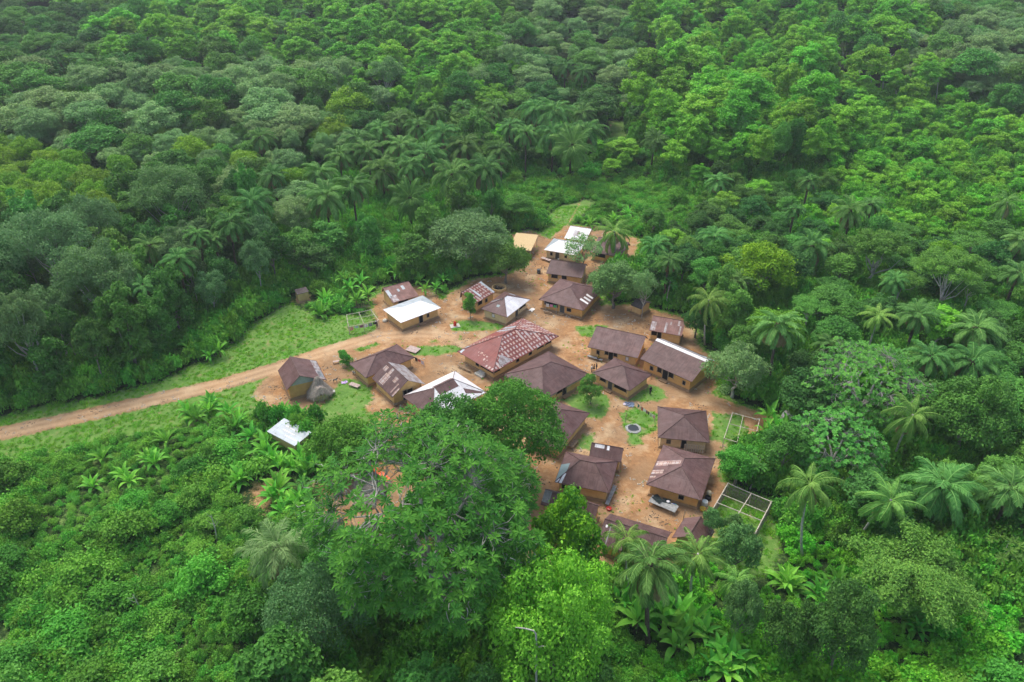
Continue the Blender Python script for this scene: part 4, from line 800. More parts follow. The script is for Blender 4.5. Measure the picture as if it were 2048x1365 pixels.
# people and goats
def person(px, py, rz, pose, top, legs, label, h=1.68):
    x, y = at(px, py, 0); o = empty('person', (x, y, 0), rz, label=label, cat='person')
    s = h/1.7
    if pose == 'stand': hip = .88; sit = 0
    else: hip = .5; sit = 1
    J = {'pel': (0, 0, hip), 'bel': (0, .01, hip+.18), 'che': (0, .02 - .05*sit, hip+.38), 'nec': (0, .0, hip+.56), 'hea': (0, -.03, hip+.66), 'top': (0, -.02, hip+.80),
         'shl': (-.18, .01, hip+.48), 'ell': (-.24, -.05, hip+.24), 'wrl': (-.20, -.22 if sit else -.1, hip+.06), 'shr': (.18, .01, hip+.48), 'elr': (.25, -.03, hip+.24), 'wrr': (.22, -.2 if sit else -.08, hip+.03),
         'hil': (-.09, 0, hip-.03), 'hir': (.09, 0, hip-.03)}
    hands = {}
    if sit: J.update(knl=(-.12, -.45, .5), anl=(-.13, -.48, .1), tol=(-.13, -.62, .04), knr=(.12, -.45, .5), anr=(.14, -.42, .1), tor=(.15, -.56, .04))
    else: J.update(knl=(-.10, -.04, .47), anl=(-.11, .02, .08), tol=(-.12, -.14, .03), knr=(.11, -.02, .47), anr=(.13, .0, .08), tor=(.15, -.16, .03))
    Ed = [('pel', 'bel'), ('bel', 'che'), ('che', 'nec'), ('nec', 'hea'), ('hea', 'top'), ('che', 'shl'), ('shl', 'ell'), ('ell', 'wrl'), ('che', 'shr'), ('shr', 'elr'), ('elr', 'wrr'), ('pel', 'hil'), ('hil', 'knl'), ('knl', 'anl'), ('anl', 'tol'), ('pel', 'hir'), ('hir', 'knr'), ('knr', 'anr'), ('anr', 'tor')]
    Rd = dict(pel=.13, bel=.12, che=.14, nec=.055, hea=.085, top=.075, shl=.06, ell=.042, wrl=.03, shr=.06, elr=.042, wrr=.03, hil=.085, knl=.06, anl=.04, tol=.03, hir=.085, knr=.06, anr=.04, tor=.03)
    for sd, w in ((-1, 'wrl'), (1, 'wrr')):          # palm, four fingers and a thumb
        W0 = Vector(J[w]); J[w+'p'] = tuple(W0 + Vector((0, -.02, -.07))); Rd[w+'p'] = .03; Ed.append((w, w+'p'))
        for f in range(4): k = w + 'f%d' % f; J[k] = tuple(W0 + Vector(((f - 1.5)*.02, -.035, -.15 - .012*(f in (1, 2))))); Rd[k] = .009; Ed.append((w+'p', k))
        k = w + 't'; J[k] = tuple(W0 + Vector((-sd*.05, -.04, -.09))); Rd[k] = .010; Ed.append((w+'p', k))
    def skinned(name, keys, grow, m_, only=None):
        ks = [k for k in J if k in keys]; ix = {k: i for i, k in enumerate(ks)}; me = bpy.data.meshes.new(name); me.from_pydata([tuple(c*s for c in J[k]) for k in ks], [(ix[a], ix[b]) for a, b in Ed if a in ix and b in ix], [])
        ob = link(name, me, o); me.materials.append(m_); md = ob.modifiers.new('skin', 'SKIN'); me.skin_vertices.new() if not me.skin_vertices else None
        for k, i in ix.items():
            r = (Rd[k] + grow)*s; me.skin_vertices[0].data[i].radius = (r, r*(.8 if k in ('pel', 'bel', 'che') else 1)); me.skin_vertices[0].data[i].use_root = k in ('pel', 'che') and (i == 0 or k == 'pel')
        sb = ob.modifiers.new('smooth', 'SUBSURF'); sb.levels = 1; sb.render_levels = 1; return ob
    skinned('body', set(J), 0, SKIN)
    skinned('shirt', {'pel', 'bel', 'che', 'shl', 'shr', 'ell', 'elr'}, .022, top)
    skinned('trousers', {'pel', 'hil', 'hir', 'knl', 'knr'} | ({'anl', 'anr'} if legs[1] else set()), .024, legs[0])
    m = MB(); m.lathe([(.02*s, .13*s), (.085*s, .1*s), (.108*s, .03*s), (.1*s, -.03*s)], (0, -.02*s, (hip + .72)*s), 10); m.build('hair', HAIR, o, True)
    return o
DKC = cloth((.03, .03, .04)); person(1300, 789, .4, 'stand', DKC, (DKC, True), 'person in dark clothes standing on grass right of the small hipped house')
person(1183, 745, 1.2, 'stand', WHITE, (cloth((.35, .36, .36)), False), 'person in a white top standing in the passage between two brown roofs')
person(1188, 741, -1.5, 'sit', BLACK, (BLACK, True), 'person in black crouching beside the one in white') 
person(1192.5, 740, 1.0, 'stand', DKC, (cloth((.06, .06, .09)), True), 'person in black standing next to the roof corner, right of the crouching one', h=1.4)
person(1197, 721, lineang((1184,712),(1210,720)), 'sit', YEL, (BLACK, False), 'person in a yellow top seated on the pale bench')
person(754, 655, .3, 'stand', WHITE, (cloth((.07, .06, .04)), True), 'person in a white top at the right corner of the laundry frame')
def goat(px, py, rz, c1, c2, label):
    x, y = at(px, py, 0); o = empty('goat', (x, y, 0), rz, label=label, cat='goat'); J = [(-.35, 0, .55), (-.1, 0, .56), (.2, 0, .58), (.36, 0, .72), (.44, 0, .86), (.6, 0, .80), (-.45, 0, .62)]; E_ = [(0, 1), (1, 2), (2, 3), (3, 4), (4, 5), (0, 6)]; R = [.12, .14, .15, .085, .075, .04, .025]
    for (ax, k) in ((-.35, 0), (.22, 2)):
        for sy in (-1, 1):
            i = len(J); J += [(ax + (.05 if k == 0 else 0), sy*.10, .38), (ax - (.05 if k == 0 else 0), sy*.11, .2), (ax, sy*.11, .02)]; E_ += [(k, i), (i, i+1), (i+1, i+2)]; R += [.06, .03, .025]
    for sy in (-1, 1): i = len(J); J.append((.40, sy*.12, .86)); E_.append((4, i)); R.append(.02)
    me = bpy.data.meshes.new('body'); me.from_pydata(J, E_, []); ob = link('body', me, o); mm = mat('goat_hide', c1, .9); p = N(mm, 'ShaderNodeTexCoord'); L(mm, ramp(mm, noise(mm, p.outputs['Object'], 3, 1), [(.48, c1), (.52, c2)]), mm.node_tree.nodes['Principled BSDF'].inputs['Base Color']); me.materials.append(mm)
    ob.modifiers.new('skin', 'SKIN')
    for i, r in enumerate(R): me.skin_vertices[0].data[i].radius = (r, r); me.skin_vertices[0].data[i].use_root = i == 1
    sb = ob.modifiers.new('s', 'SUBSURF'); sb.levels = 1; sb.render_levels = 1
goat(709, 750, -.6, (.8, .8, .8), (.02, .02, .02), 'black and white goat beside the brown hipped house near the road')
goat(671, 765, .3, (.7, .7, .66), (.03, .03, .03), 'black and white goat on bare dirt right of the pale gabled house')

# pale humid air over the whole place
m = MB(); m.box((0, 260, 68), (1500, 1300, 150)); hz_ = m.build('haze', None); hz_['kind'] = 'stuff'; hz_['label'] = 'thin humid haze over the forest'
hm = bpy.data.materials.new('haze'); hm.use_nodes = True; hm.node_tree.nodes.clear(); pv = hm.node_tree.nodes.new('ShaderNodeVolumePrincipled'); om = hm.node_tree.nodes.new('ShaderNodeOutputMaterial'); pv.inputs['Density'].default_value = .0002; pv.inputs['Color'].default_value = (.88, .93, 1, 1); pv.inputs['Anisotropy'].default_value = .2
hm.node_tree.links.new(pv.outputs[0], om.inputs['Volume']); hz_.data.materials.clear(); hz_.data.materials.append(hm)

# ------------------------------------------------------------------ hand placed palms
rs = np.random.RandomState(5)
LAND = []; AUTO = []
HP = []          # world places taken by hand-placed plants: x, y, radius
def note(x, y, r): HP.append((x, y, r))
def palm(key, px, py, w, H, label, **k):
    o = place_palm(key, px, py, w, H, label, **k); x, y = at(px, py, H); HPX.append((px, py, w/2, y)); [HPX.append((px + (k['base'][0]-px)*t, py + (k['base'][1]-py)*t, 14, y)) for t in (.45, .7, .9) if k.get('base')]; (AUTO.append((px, py, o, 'oil palm')) if k.get('group') else LAND.append((px, py, label.split(',')[0]))); note(x, y, w/2/pxm(x, y, H)*.8); return o
for a in [('oil', 1556, 650, 118, 12, 'very large oil palm with a full round head, right of the grey green yard tree', (1535, 800)),
          ('coco', 1418, 600, 92, 10, 'coconut palm with a pale trunk behind the silver ridged house', (1410, 690)),
          ('coco', 1228, 462, 92, 8, 'drooping coconut palm in front of the brown gabled house at the top of the village', (1226, 525)),
          ('coco', 1620, 968, 124, 12, 'tall coconut palm with a curved pale trunk right of the pole fenced plot', (1605, 1117)),
          ('coco', 1782, 1000, 128, 10, 'leaning coconut palm over the bamboo, its trunk bending left', (1716, 1082)),
          ('coco', 1826, 830, 112, 12, 'coconut palm with a leaning trunk above the other leaning one', (1785, 937)),
          ('oil', 1888, 970, 160, 8, 'wide dark oil palm just above the bamboo plumes', None),
          ('oil', 2022, 975, 140, 9, 'wide oil palm cut by the right edge of the photo', None),
          ('oil', 1300, 1130, 165, 11, 'biggest foreground oil palm before the lower brown gabled house', (1297, 1292)),
          ('coco', 1396, 1108, 125, 11, 'coconut palm with hanging fronds, right of the biggest foreground oil palm', (1383, 1200)),
          ('coco', 1254, 1078, 110, 9, 'coconut palm leaning over the lower brown roof', (1262, 1200)),
          ('coco', 1472, 1160, 95, 6, 'low yellowing coconut palm behind the round bush trees', None),
          ('oilgrey', 552, 1092, 150, 7, 'grey faded oil palm in the lower left bush', None),
          ('coco', 1756, 630, 84, 11, 'coconut palm with fruit at the back of the broad leaved tree', None),
          ('oil', 1836, 628, 95, 10, 'oil palm right of the fruiting coconut palm', None),
          ('oil', 1952, 655, 115, 9, 'oil palm high on the right, upper of the two near the right edge trees', None),
          ('oil', 1945, 722, 115, 8, 'bright hearted oil palm just below the upper right one', None),
          ('oil', 1862, 712, 100, 9, 'oil palm tucked behind the broad leaved tree', None),
          ('oil', 1662, 690, 80, 7, 'half hidden oil palm left of the broad leaved tree', None),
          ('oil', 652, 392, 112, 13, 'large spreading oil palm left of the palm grove', None),
          ('oil', 706, 372, 92, 13, 'oil palm overlapping the large spreading one', None),
          ('oil', 1145, 292, 96, 12, 'big oil palm with a skirt of dead fronds beside the footpath', (1140, 345)),
          ('oil', 820, 396, 92, 13, 'oil palm with a pale skirt above the grey dome tree', (825, 460)),
          ('coco', 2014, 404, 75, 10, 'coconut palm near the right edge above the forest', None),
          ('oil', 1312, 280, 62, 11, 'lone oil palm right of the bright grass strip', (1302, 345)),
          ('oil', 462, 446, 88, 15, 'oil palm with a tall bare trunk at the left forest edge', (482, 575)),
          ('oil', 1437, 362, 64, 8, 'oil palm in the open bush right of the footpath', None),
          ('oil', 1430, 472, 78, 9, 'oil palm behind the yard coconut palm', None),
          ('oil', 1625, 492, 92, 9, 'oil palm with a wide skirt in the middle right forest', None)]:
    palm(a[0], a[1], a[2], a[3], a[4], a[5], base=a[6])
G1 = 'oil palms of the grove behind the village'
for i, (px, py, w) in enumerate([(715,278,72),(760,258,52),(800,290,70),(795,238,52),(835,252,52),(765,340,80),(852,308,85),(885,268,72),(905,348,82),(930,292,74),(970,338,82),(958,238,74),(925,215,46),(990,212,46),(1020,252,52),(1052,266,52),(1070,218,70),(1108,224,80),(1105,266,66),(1172,262,78),(680,310,60),(640,345,70),(735,300,60),(1000,300,56),(870,225,48),(1165,225,56),(820,330,60)]):
    palm('oil', px, py, w*1.18, random.uniform(10, 13.5), 'oil palm in the grove behind the village', group=G1)
G2 = 'oil palms at the left forest edge'
for (px, py, w) in [(300,492,86),(356,520,86),(425,478,62),(285,572,62),(520,275,70),(505,402,90),(545,350,70),(395,470,60)]: palm('oil', px, py, w, random.uniform(11, 15), 'oil palm among the trees left of the grove', group=G2)
G3 = 'oil palms far up the slope'
for (px, py, w) in [(112,115,56),(165,122,66),(450,36,54),(555,52,50),(400,102,52),(730,18,44),(1130,132,54),(1165,142,50),(1160,112,56),(1225,60,40),(1370,60,34),(600,28,40),(290,60,38),(770,8,36),(1760,130,36),(1900,48,34),(640,60,34),(300,150,42)]: palm('oil', px, py, w, random.uniform(9, 12), 'small far oil palm sticking out of the upper forest', group=G3)
G4 = 'oil palms in the right hand forest'
for (px, py, w) in [(1700,420,80),(1742,408,62),(1620,362,52),(2044,480,80),(2040,545,80),(1590,420,50),(1480,560,60),(1790,560,60),(1310,490,70),(1340,520,60)]: palm('oil', px, py, w, random.uniform(8, 11), 'oil palm between the crowns of the right hand forest', group=G4)

# ------------------------------------------------------------------ special trees
def special(key_mesh, px, py, wpx, zc, label, name='tree', cat='tree', hx=1.0, note_r=.85):
    x, y = at(px, py, zc); r = wpx/2/pxm(x, y, zc + float(zt(x, y))); note(x, y, r*note_r)
    cm, tm, R0, Z0 = key_mesh; s = r/R0; HPX.append((px, py, wpx/2, y)); LAND.append((px, py, label.split(',')[0])); o = empty(name, (x, y, float(zt(x, y))), random.uniform(0, 6.28), (s, s, zc/Z0*hx), label=label, cat=cat); link('crown', cm, o); link('trunk', tm, o); return o
def newtree(key, leafkey, R, Hh, zc, nl, nleaf, leaf, seed, bark=BARK, r0=.3, **k):
    cm, C, _ = crown_mesh('crown', leafkey, seed, R, Hh, zc, nl, nleaf, leaf, **k); return (cm, trunk_mesh('trunk', C, zc*.6, r0, bark, seed, 12), R, zc)
special(newtree('', 'mango', 10.0, 7.5, 9.5, 90, 42000, .44, 101, lobe=(.20, .32), low=-.35, r0=.5), 1022, 868, 212, 9.5, 'dense dark green dome tree rising over the silver hipped roof')
special(newtree('', 'mid', 7.5, 6, 10, 60, 24000, .42, 102, lobe=(.22, .34), r0=.4), 905, 876, 150, 10, 'fresh green rounded tree joined to the left of the dense dome tree')
special(newtree('', 'greyd', 8.6, 5.5, 7.5, 70, 32000, .42, 103, lobe=(.20, .32), low=-.35, r0=.5, bark=BARKP), 935, 484, 172, 7, 'wide grey green dome tree above the rusty open shed')
special(newtree('', 'mid', 6, 4, 5.5, 40, 15000, .42, 104, lobe=(.24, .36), r0=.3), 1012, 525, 92, 5, 'lower green tree attached to the right of the wide grey green dome')
special(newtree('', 'slate', 5.6, 5.4, 5.5, 50, 18000, .40, 105, lobe=(.22, .34), low=-.5, r0=.3), 1230, 572, 104, 5.2, 'dark slate green tree right of the large laundry house')
special(newtree('', 'grey', 6.2, 5, 6, 60, 22000, .34, 106, lobe=(.20, .30), low=-.4, bark=BARKP), 1474, 742, 126, 5.5, 'grey green yard tree right of the silver ridged house')
special(newtree('', 'mid', 3, 3.2, 3, 30, 9000, .28, 107, lobe=(.24, .36), low=-.5, r0=.12), 1183, 780, 50, 2.9, 'small round garden tree on the grass between brown roofs')
special(newtree('', 'bushd', 1.7, 3.4, 3, 22, 5200, .28, 108, lobe=(.35, .5), low=-.8, r0=.1), 940, 612, 28, 3, 'narrow upright bush tree before the rust red shed')
special(newtree('', 'bushd', 1.7, 2.4, 1.9, 18, 3600, .26, 109, lobe=(.35, .5), low=-.6, r0=.08), 692, 715, 28, 1.7, 'little bright bush by the road at the corner of the brown hipped house', 'bush', 'bush')
special(newtree('', 'bushd', 5.6, 4, 4, 46, 17000, .36, 110, lobe=(.22, .32), low=-.3), 684, 900, 138, 4.5, 'rounded bush tree right of the silver roofed shed')
special(newtree('', 'lime', 6.2, 7, 8, 60, 20000, .52, 111, lobe=(.20, .32), low=-.4), 1132, 1088, 142, 9, 'yellow green tree with lime tips beside the narrow brown gabled house')
special(newtree('', 'bright', 9.5, 7.0, 9, 90, 34000, .46, 112, lobe=(.17, .28), low=-.3), 1110, 1262, 265, 11, 'broad bright green tree at the bottom centre, right of the footpath')
special(newtree('', 'greyd', 9, 5.5, 6.5, 80, 28000, .36, 113, lobe=(.18, .28), low=-.3), 640, 1232, 215, 7, 'grey olive tree at the bottom left of the giant rosette tree')
special(newtree('', 'mid', 7, 6, 8, 60, 21000, .42, 114, lobe=(.2, .3), low=-.3), 712, 1165, 100, 7, 'dark green tree between the grey olive tree and the rosette tree')
special(newtree('', 'lime', 7.5, 5.5, 8, 60, 22000, .44, 115, lobe=(.2, .32), low=-.2), 1520, 540, 150, 8, 'dome tree with yellow green tips in the middle right forest')
special(newtree('', 'slate', 8, 5, 11, 60, 26000, .36, 116, lobe=(.2, .32), low=-.2, bark=BARKP), 335, 395, 150, 14, 'dark blue green broad tree beside the olive crowns, left forest')
special(newtree('', 'greyd', 8, 7, 12, 60, 28000, .36, 117, lobe=(.2, .3), low=-.4, bark=BARKP), 195, 560, 150, 13, 'tall grey green tree with hanging clumps, left forest edge')
special(newtree('', 'greyd', 9, 5, 12, 60, 28000, .36, 118, lobe=(.2, .3), low=-.2, bark=BARKP), 90, 490, 190, 14, 'wide grey green crown at the left, above the hanging clumps tree')
special(newtree('', 'greyd', 6, 5, 9, 46, 18000, .36, 119, lobe=(.22, .3), low=-.3, bark=BARKP), 40, 655, 110, 12, 'pale grey tree with a leaning white trunk at the left edge')
special(newtree('', 'greyd', 7, 4, 10, 46, 18000, .36, 120, lobe=(.22, .3), low=-.2, bark=BARKP), 180, 450, 120, 13, 'grey crown just right of the wide left crown')
special(newtree('', 'dark', 7, 7, 8, 60, 22000, .40, 121, lobe=(.2, .3), low=-.5), 1685, 1270, 150, 8, 'dark green upright tree at the bottom right with yellow flecks')
special(newtree('', 'slate', 5, 5, 6, 46, 15000, .32, 122, lobe=(.22, .32), low=-.5), 1484, 1222, 84, 6, 'fine leaved blue green round tree above the bottom bananas')
special(newtree('', 'dark', 6, 5, 6, 46, 16000, .42, 123, lobe=(.22, .32), low=-.5), 1578, 1262, 110, 6, 'dark leathery bush tree left of the bottom right dark tree')
special(newtree('', 'bushd', 4, 4, 5, 40, 12000, .36, 124, lobe=(.22, .34), low=-.5), 1478, 925, 84, 4.2, 'small rounded tree beside the checkered roof house')
special(newtree('', 'slate', 4.4, 3.2, 5, 36, 11000, .36, 125, lobe=(.22, .34), low=-.4), 1478, 1098, 90, 5, 'blue green feathery tree over the corner of the pole plot')
special(newtree('', 'slate', 2.6, 1.8, 5, 22, 5200, .34, 126, lobe=(.28, .4), r0=.1, bark=BARKP), 1425, 1043, 46, 4.5, 'first small cassava tree at the dark brown house')
special(newtree('', 'slate', 2.6, 1.8, 5, 22, 5200, .34, 127, lobe=(.28, .4), r0=.1, bark=BARKP), 1466, 1056, 42, 4.5, 'second small cassava tree between the dark brown house and the pole plot')
special(newtree('', 'mid', 9, 4, 13, 70, 26000, .34, 128, lobe=(.14, .22), low=0, flat=.6, upb=.9, bark=BARKP), 1900, 540, 150, 12, 'feathery flat crowned tree with a pale forked trunk, right side')
special(newtree('', 'mid', 7, 6, 9, 60, 22000, .42, 129, lobe=(.2, .3), low=-.3), 1945, 830, 170, 9, 'rounded green tree below the right hand oil palms')
special(newtree('', 'mid', 6, 3.5, 9, 50, 18000, .38, 130, lobe=(.18, .27), low=-.1, flat=.7, bark=BARKP), 1755, 500, 120, 10, 'pale topped layered tree in the right forest')
special(newtree('', 'slate', 6, 6, 14, 40, 14000, .36, 131, lobe=(.24, .34), low=-.1, bark=BARKP, r0=.2), 772, 150, 78, 14, 'blue grey tree with tall forked white trunks above the palm grove')
special(newtree('', 'grey', 5, 3, 14, 30, 3500, .30, 132, lobe=(.24, .34), low=-.1, bark=BARKP, r0=.2), 962, 150, 56, 14, 'nearly bare tree with pale trunks above the palm grove')
special(newtree('', 'dark', 5, 4, 5, 40, 13000, .38, 133, lobe=(.24, .34), low=-.5), 1395, 640, 60, 4, 'glossy dark shrub tree behind the patched rusty shed', 'bush', 'bush')
special(newtree('', 'grey', 4, 4, 7, 30, 5000, .32, 134, lobe=(.24, .34), bark=BARKP, r0=.12), 1290, 575, 52, 7, 'thin tree with pale straight trunk right of the dark slate tree')
special(newtree('', 'grey', 4, 3, 5, 30, 3200, .30, 135, lobe=(.22, .32), bark=BARK, r0=.14), 1165, 500, 82, 5.5, 'thin half bare tree in front of the bluish white roof')

# papaya-like slim trees, giant rosette tree, broad leaved tree, bamboo
def rosette_crown(name, seed, tips, n, ln, wd, mk, droop=.5):
    q = np.random.RandomState(seed); V = []; F = []; T = []
    for c, d_ in tips:
        d_ = d_/np.linalg.norm(d_); a = np.cross(d_, q.normal(size=3)); a /= np.linalg.norm(a); b = np.cross(d_, a); t0 = q.uniform(0, .75); k = n + q.randint(-2, 3)
        for j in range(k):
            th = 2*PI*j/k + q.uniform(-.2, .2); e = q.uniform(-.05, .3) if j % 4 else q.uniform(.5, 1.0); dr = (a*math.cos(th) + b*math.sin(th))*math.cos(e) + d_*math.sin(e); l = ln*q.uniform(.75, 1.1); sd = np.cross(dr, d_); sd /= np.linalg.norm(sd)
            m_ = c + dr*l*.6 + np.array([0, 0, -droop*l*.08]); tip = c + dr*l + np.array([0, 0, -droop*l*.35]); s = len(V); V += [c, m_ + sd*wd/2, tip, m_ - sd*wd/2]; F.append((s, s+1, s+2, s+3)); T.append(np.clip(t0 + q.uniform(-.2, .3), 0, 1))
    return np_mesh(name, np.array(V), np.array(F), LM[mk], tint=T)
def branchy(name, px, py, wpx, zc, R, Hh, base, ntips, n, ln, wd, mk, label, seed, r0=.5, bark=BARKP, nlimb=11):
    x, y = at(px, py, zc); HPX.append((px, py, wpx/2, y)); note(x, y, wpx/2/pxm(x, y, zc)*.85); bx, by = at(*base) if base else (x, y); q = np.random.RandomState(seed); o = empty(name, (bx, by, 0), 0, label=label, cat='tree')
    cen = np.array([x - bx, y - by, zc]); tips = []
    k = 0
    while len(tips) < ntips and k < ntips*40:
        k += 1; v = q.normal(size=3); v /= np.linalg.norm(v)
        if v[2] < -.35: continue
        rr = q.uniform(.55, 1.0)**.5; lump = 1 + .16*math.sin(v[0]*5 + seed)*math.cos(v[1]*6); p = cen + v*rr*lump*np.array([R, R, Hh])
        if p[2] < 2: continue
        if base:
            tx_, ty_ = proj(p[0] + bx, p[1] + by, p[2]);
            if ((690 < tx_ < 812 and 915 < ty_ < 1012) or (640 < tx_ < 770 and 985 < ty_ < 1065) or (540 < tx_ < 670)) and q.rand() < (.35 if tx_ < 670 else .80): continue
        if all(np.sum((p - t[0])**2) > (ln*.75)**2 for t in tips): tips.append((p, v*.45 + np.array([0, 0, .9]) + q.normal(size=3)*.2))
    link('crown', rosette_crown('crown', seed, tips, n, ln, wd, mk), o)
    m = MB(); fork = Vector(cen*np.array([.75, .75, .5])); tr = [Vector((0, 0, -.5)), fork*.35 + Vector((.3, 0, 0)), fork*.7, fork]; m.tube(tr, [r0*1.4, r0, r0*.9, r0*.75], 9)
    T_ = np.array([t[0] for t in tips]); hubs = []
    prim = []
    for j in range(7):
        th = j*2*PI/7 + q.uniform(-.3, .3); el = q.uniform(.35, .9) if j in (3, 4) else q.uniform(.15, .8); h = Vector(cen + np.array([R*math.cos(th)*math.cos(el), R*math.sin(th)*math.cos(el), Hh*math.sin(el)])*.5)
        if len(prim) > 3 and sum(1 for t in T_ if np.sum((t - np.array(h))**2) < (R*.4)**2) < 9: continue
        mid = fork.lerp(h, .5) + Vector((q.uniform(-1, 1)*R*.06, q.uniform(-1, 1)*R*.06, -.05*R)); m.tube([fork, fork.lerp(mid, .5) + Vector((0, 0, .3)), mid, h], [r0*.6, r0*.48, r0*.4, r0*.24], 7); prim += [mid, h, mid.lerp(h, .5)]
    for j in range(nlimb):
        v = q.normal(size=3); v[2] = abs(v[2])*.8 - .15; v /= np.linalg.norm(v); h = Vector(cen + v*np.array([R, R, Hh])*q.uniform(.6, .82))
        if sum(1 for t in T_ if np.sum((t - np.array(h))**2) < (R*.3)**2) < 6: continue
        s0 = min(prim, key=lambda g: (g - h).length); hubs.append(h); mid = s0.lerp(h, .5) + Vector((q.uniform(-.5, .5), q.uniform(-.5, .5), -.3)); m.tube([s0, mid, h], [r0*.2, r0*.15, r0*.09], 5)
    hubs = hubs or prim
    for t in T_:
        h = min(hubs, key=lambda g: (g - Vector(t)).length); tv = Vector(t)
        if (tv - h).length > R*.30: h = h.lerp(tv, .75)
        mid = h.lerp(tv, .55) + Vector((q.uniform(-.5, .5), q.uniform(-.5, .5), q.uniform(-.7, .1)))
        m.tube([h, h.lerp(mid, .5) + Vector((q.uniform(-.25, .25), q.uniform(-.25, .25), .2)), mid, tv], [r0*.10, r0*.07, r0*.055, .022], 4, cap=False)
    m.build('trunk', bark, o, True); return o
branchy('tree', 850, 1035, 470, 17, 12.6, 9.8, (882, 1232), 1350, 12, .88, .24, 'rosette', 'giant foreground tree of star shaped leaf rosettes on pale crooked branches', 31, .6, nlimb=60)
branchy('tree', 1735, 770, 230, 9, 8.6, 6.5, None, 760, 9, .52, .30, 'bigleaf', 'broad leaved tree with pale limbs showing, right of the very large oil palm', 32, .45, nlimb=34)
branchy('tree', 1672, 895, 170, 6, 6.5, 5.5, None, 560, 9, .52, .30, 'bigleaf', 'lower broad leaved tree in front of the pale limbed one', 33, .35, nlimb=26)
for (a, b, w, zc, lb) in [(1512, 920, 44, 5.5, 'slim papaya tree with a long pale trunk beside the small rounded tree'), (2010, 1095, 60, 5, 'slim big leaved sapling near the right edge'), (1338, 565, 40, 6, 'thin pale stemmed tree with few leaves behind the pole yard'), (620, 848, 26, 2, 'small papaya beside the bananas below the thatched hut')]:
    branchy('tree', a, b, w, zc, 1.5*w/44, .8, None, 9, 11, 1.0, .34, 'mid' if zc > 2 else 'bush', lb, int(a), .12, nlimb=3)
def bamboo(px, py, wpx, base, label):
    bx, by = at(*base); q = np.random.RandomState(9); note(bx, by, 6); x, y = at(px, py, 5); note(x, y, 7); o = empty('bamboo_clump', (bx, by, 0), 0, label=label, cat='bamboo'); C = []; Nn = []; m = MB()
    for k in range(46):
        az = q.uniform(0, 2*PI); out = q.uniform(2.5, 8.5); Hb = q.uniform(6.5, 10); pts = []
        for i in range(9): t = i/8; r = out*t**1.7; pts.append(np.array([r*math.cos(az) + q.uniform(-.15, .15), r*math.sin(az), Hb*math.sin(t*PI*.62)*1.0]))
        m.tube([tuple(p) for p in pts], [.07 - .006*i for i in range(9)], 4)
        nn = 1300; t = q.uniform(.22, 1.0, nn); i = np.minimum((t*8).astype(int), 7); f = (t*8 - i)[:, None]; P = np.array(pts)[i]*(1-f) + np.array(pts)[i+1]*f; sp_ = q.normal(size=(nn, 3))*np.array([.6, .6, .45])*(1.25 - .55*t[:, None]); C.append(P + sp_); Nn.append(sp_*.8 + np.array([math.cos(az)*.5, math.sin(az)*.5, .9]) + q.normal(size=(nn, 3))*.5)
    C = np.concatenate(C); Nn = np.concatenate(Nn); V, F = leaves(C, Nn, q.uniform(.3, .5, len(C)), .17, q, bend=.3); link('foliage', np_mesh('foliage', V, F, LM['bamboo'], tint=np.clip(q.uniform(0, 1, len(C)), 0, 1)), o); m.build('canes', STEM, o)
bamboo(1850, 1120, 230, (1790, 1225), 'big arching bamboo clump in the lower right')
bamboo(1690, 1190, 60, (1960, 1270), 'smaller bamboo plumes right of the big clump') if False else None

# ------------------------------------------------------------------ bananas
def bananas(pts, label, group, fan=False, s0=.85, s1=1.15):
    for (px, py) in pts:
        o = place_banana(px, py, random.uniform(s0, s1), label, group, fan); AUTO.append((px, py, o, 'banana plant')) if len(pts) > 1 else None; note(o.location.x, o.location.y, 1.2)
bananas([(632,608),(645,600),(658,606),(670,596),(650,590),(684,602),(640,618)], 'upright banana plant in the bright clump left of the laundry frame', 'bananas in the clump left of the laundry frame', True, 1.0, 1.25)
bananas([(700,575),(722,560),(712,598),(735,585),(690,560),(728,540)], 'banana plant behind the laundry frame', 'bananas behind the laundry frame', False, 1.0, 1.3)
bananas([(778,528),(792,545),(770,545),(850,578),(872,575),(885,560),(840,560),(800,520)], 'banana plant between the rust shed and the forest', 'bananas between the rust shed and the forest', False, .9, 1.2)
bananas([(374,812),(388,822),(420,795),(415,808),(475,832),(468,845),(455,815),(500,862),(520,868)], 'banana plant in the row just below the dirt road', 'bananas in the row below the dirt road', True, 1.05, 1.35)
bananas([(566,812),(585,818),(600,822),(578,828)], 'banana plant below the pale gabled house', 'bananas below the pale gabled house', True, .8, 1.0)
bananas([(528,888),(542,905),(560,918),(600,905),(618,915),(610,932),(585,925),(532,872),(640,922)], 'banana plant crowding the silver roofed shed', 'bananas round the silver roofed shed', True, 1.1, 1.45)
bananas([(556,962),(545,978),(572,990),(598,985),(590,1000),(480,942),(472,955),(608,1012),(645,1035),(630,1050),(560,1010)], 'banana plant on the bare slope below the silver roofed shed', 'bananas on the bare slope', True, 1.05, 1.35)
bananas([(402,668),(412,655),(425,690),(438,700),(418,710),(372,690),(382,702),(490,592),(500,598)], 'banana plant at the edge of the left forest', 'bananas at the left forest edge', False, .85, 1.1)
bananas([(242,938),(255,950),(292,905),(305,912),(200,905),(330,872),(180,960)], 'lone banana plant in the left field', 'bananas scattered in the left field', True, .95, 1.2)
bananas([(1240,408),(1256,420),(1275,408),(1290,425),(1300,440),(1228,430),(1275,440),(1180,440),(1100,435),(1020,420),(1000,405)], 'banana plant behind the topmost houses', 'bananas behind the topmost houses', True, .9, 1.15)
bananas([(1538,832),(1552,850),(1565,868),(1545,880),(1530,858),(1580,860)], 'broad banana plant before the small grey shed', 'bananas before the small grey shed', False, 1.1, 1.4)
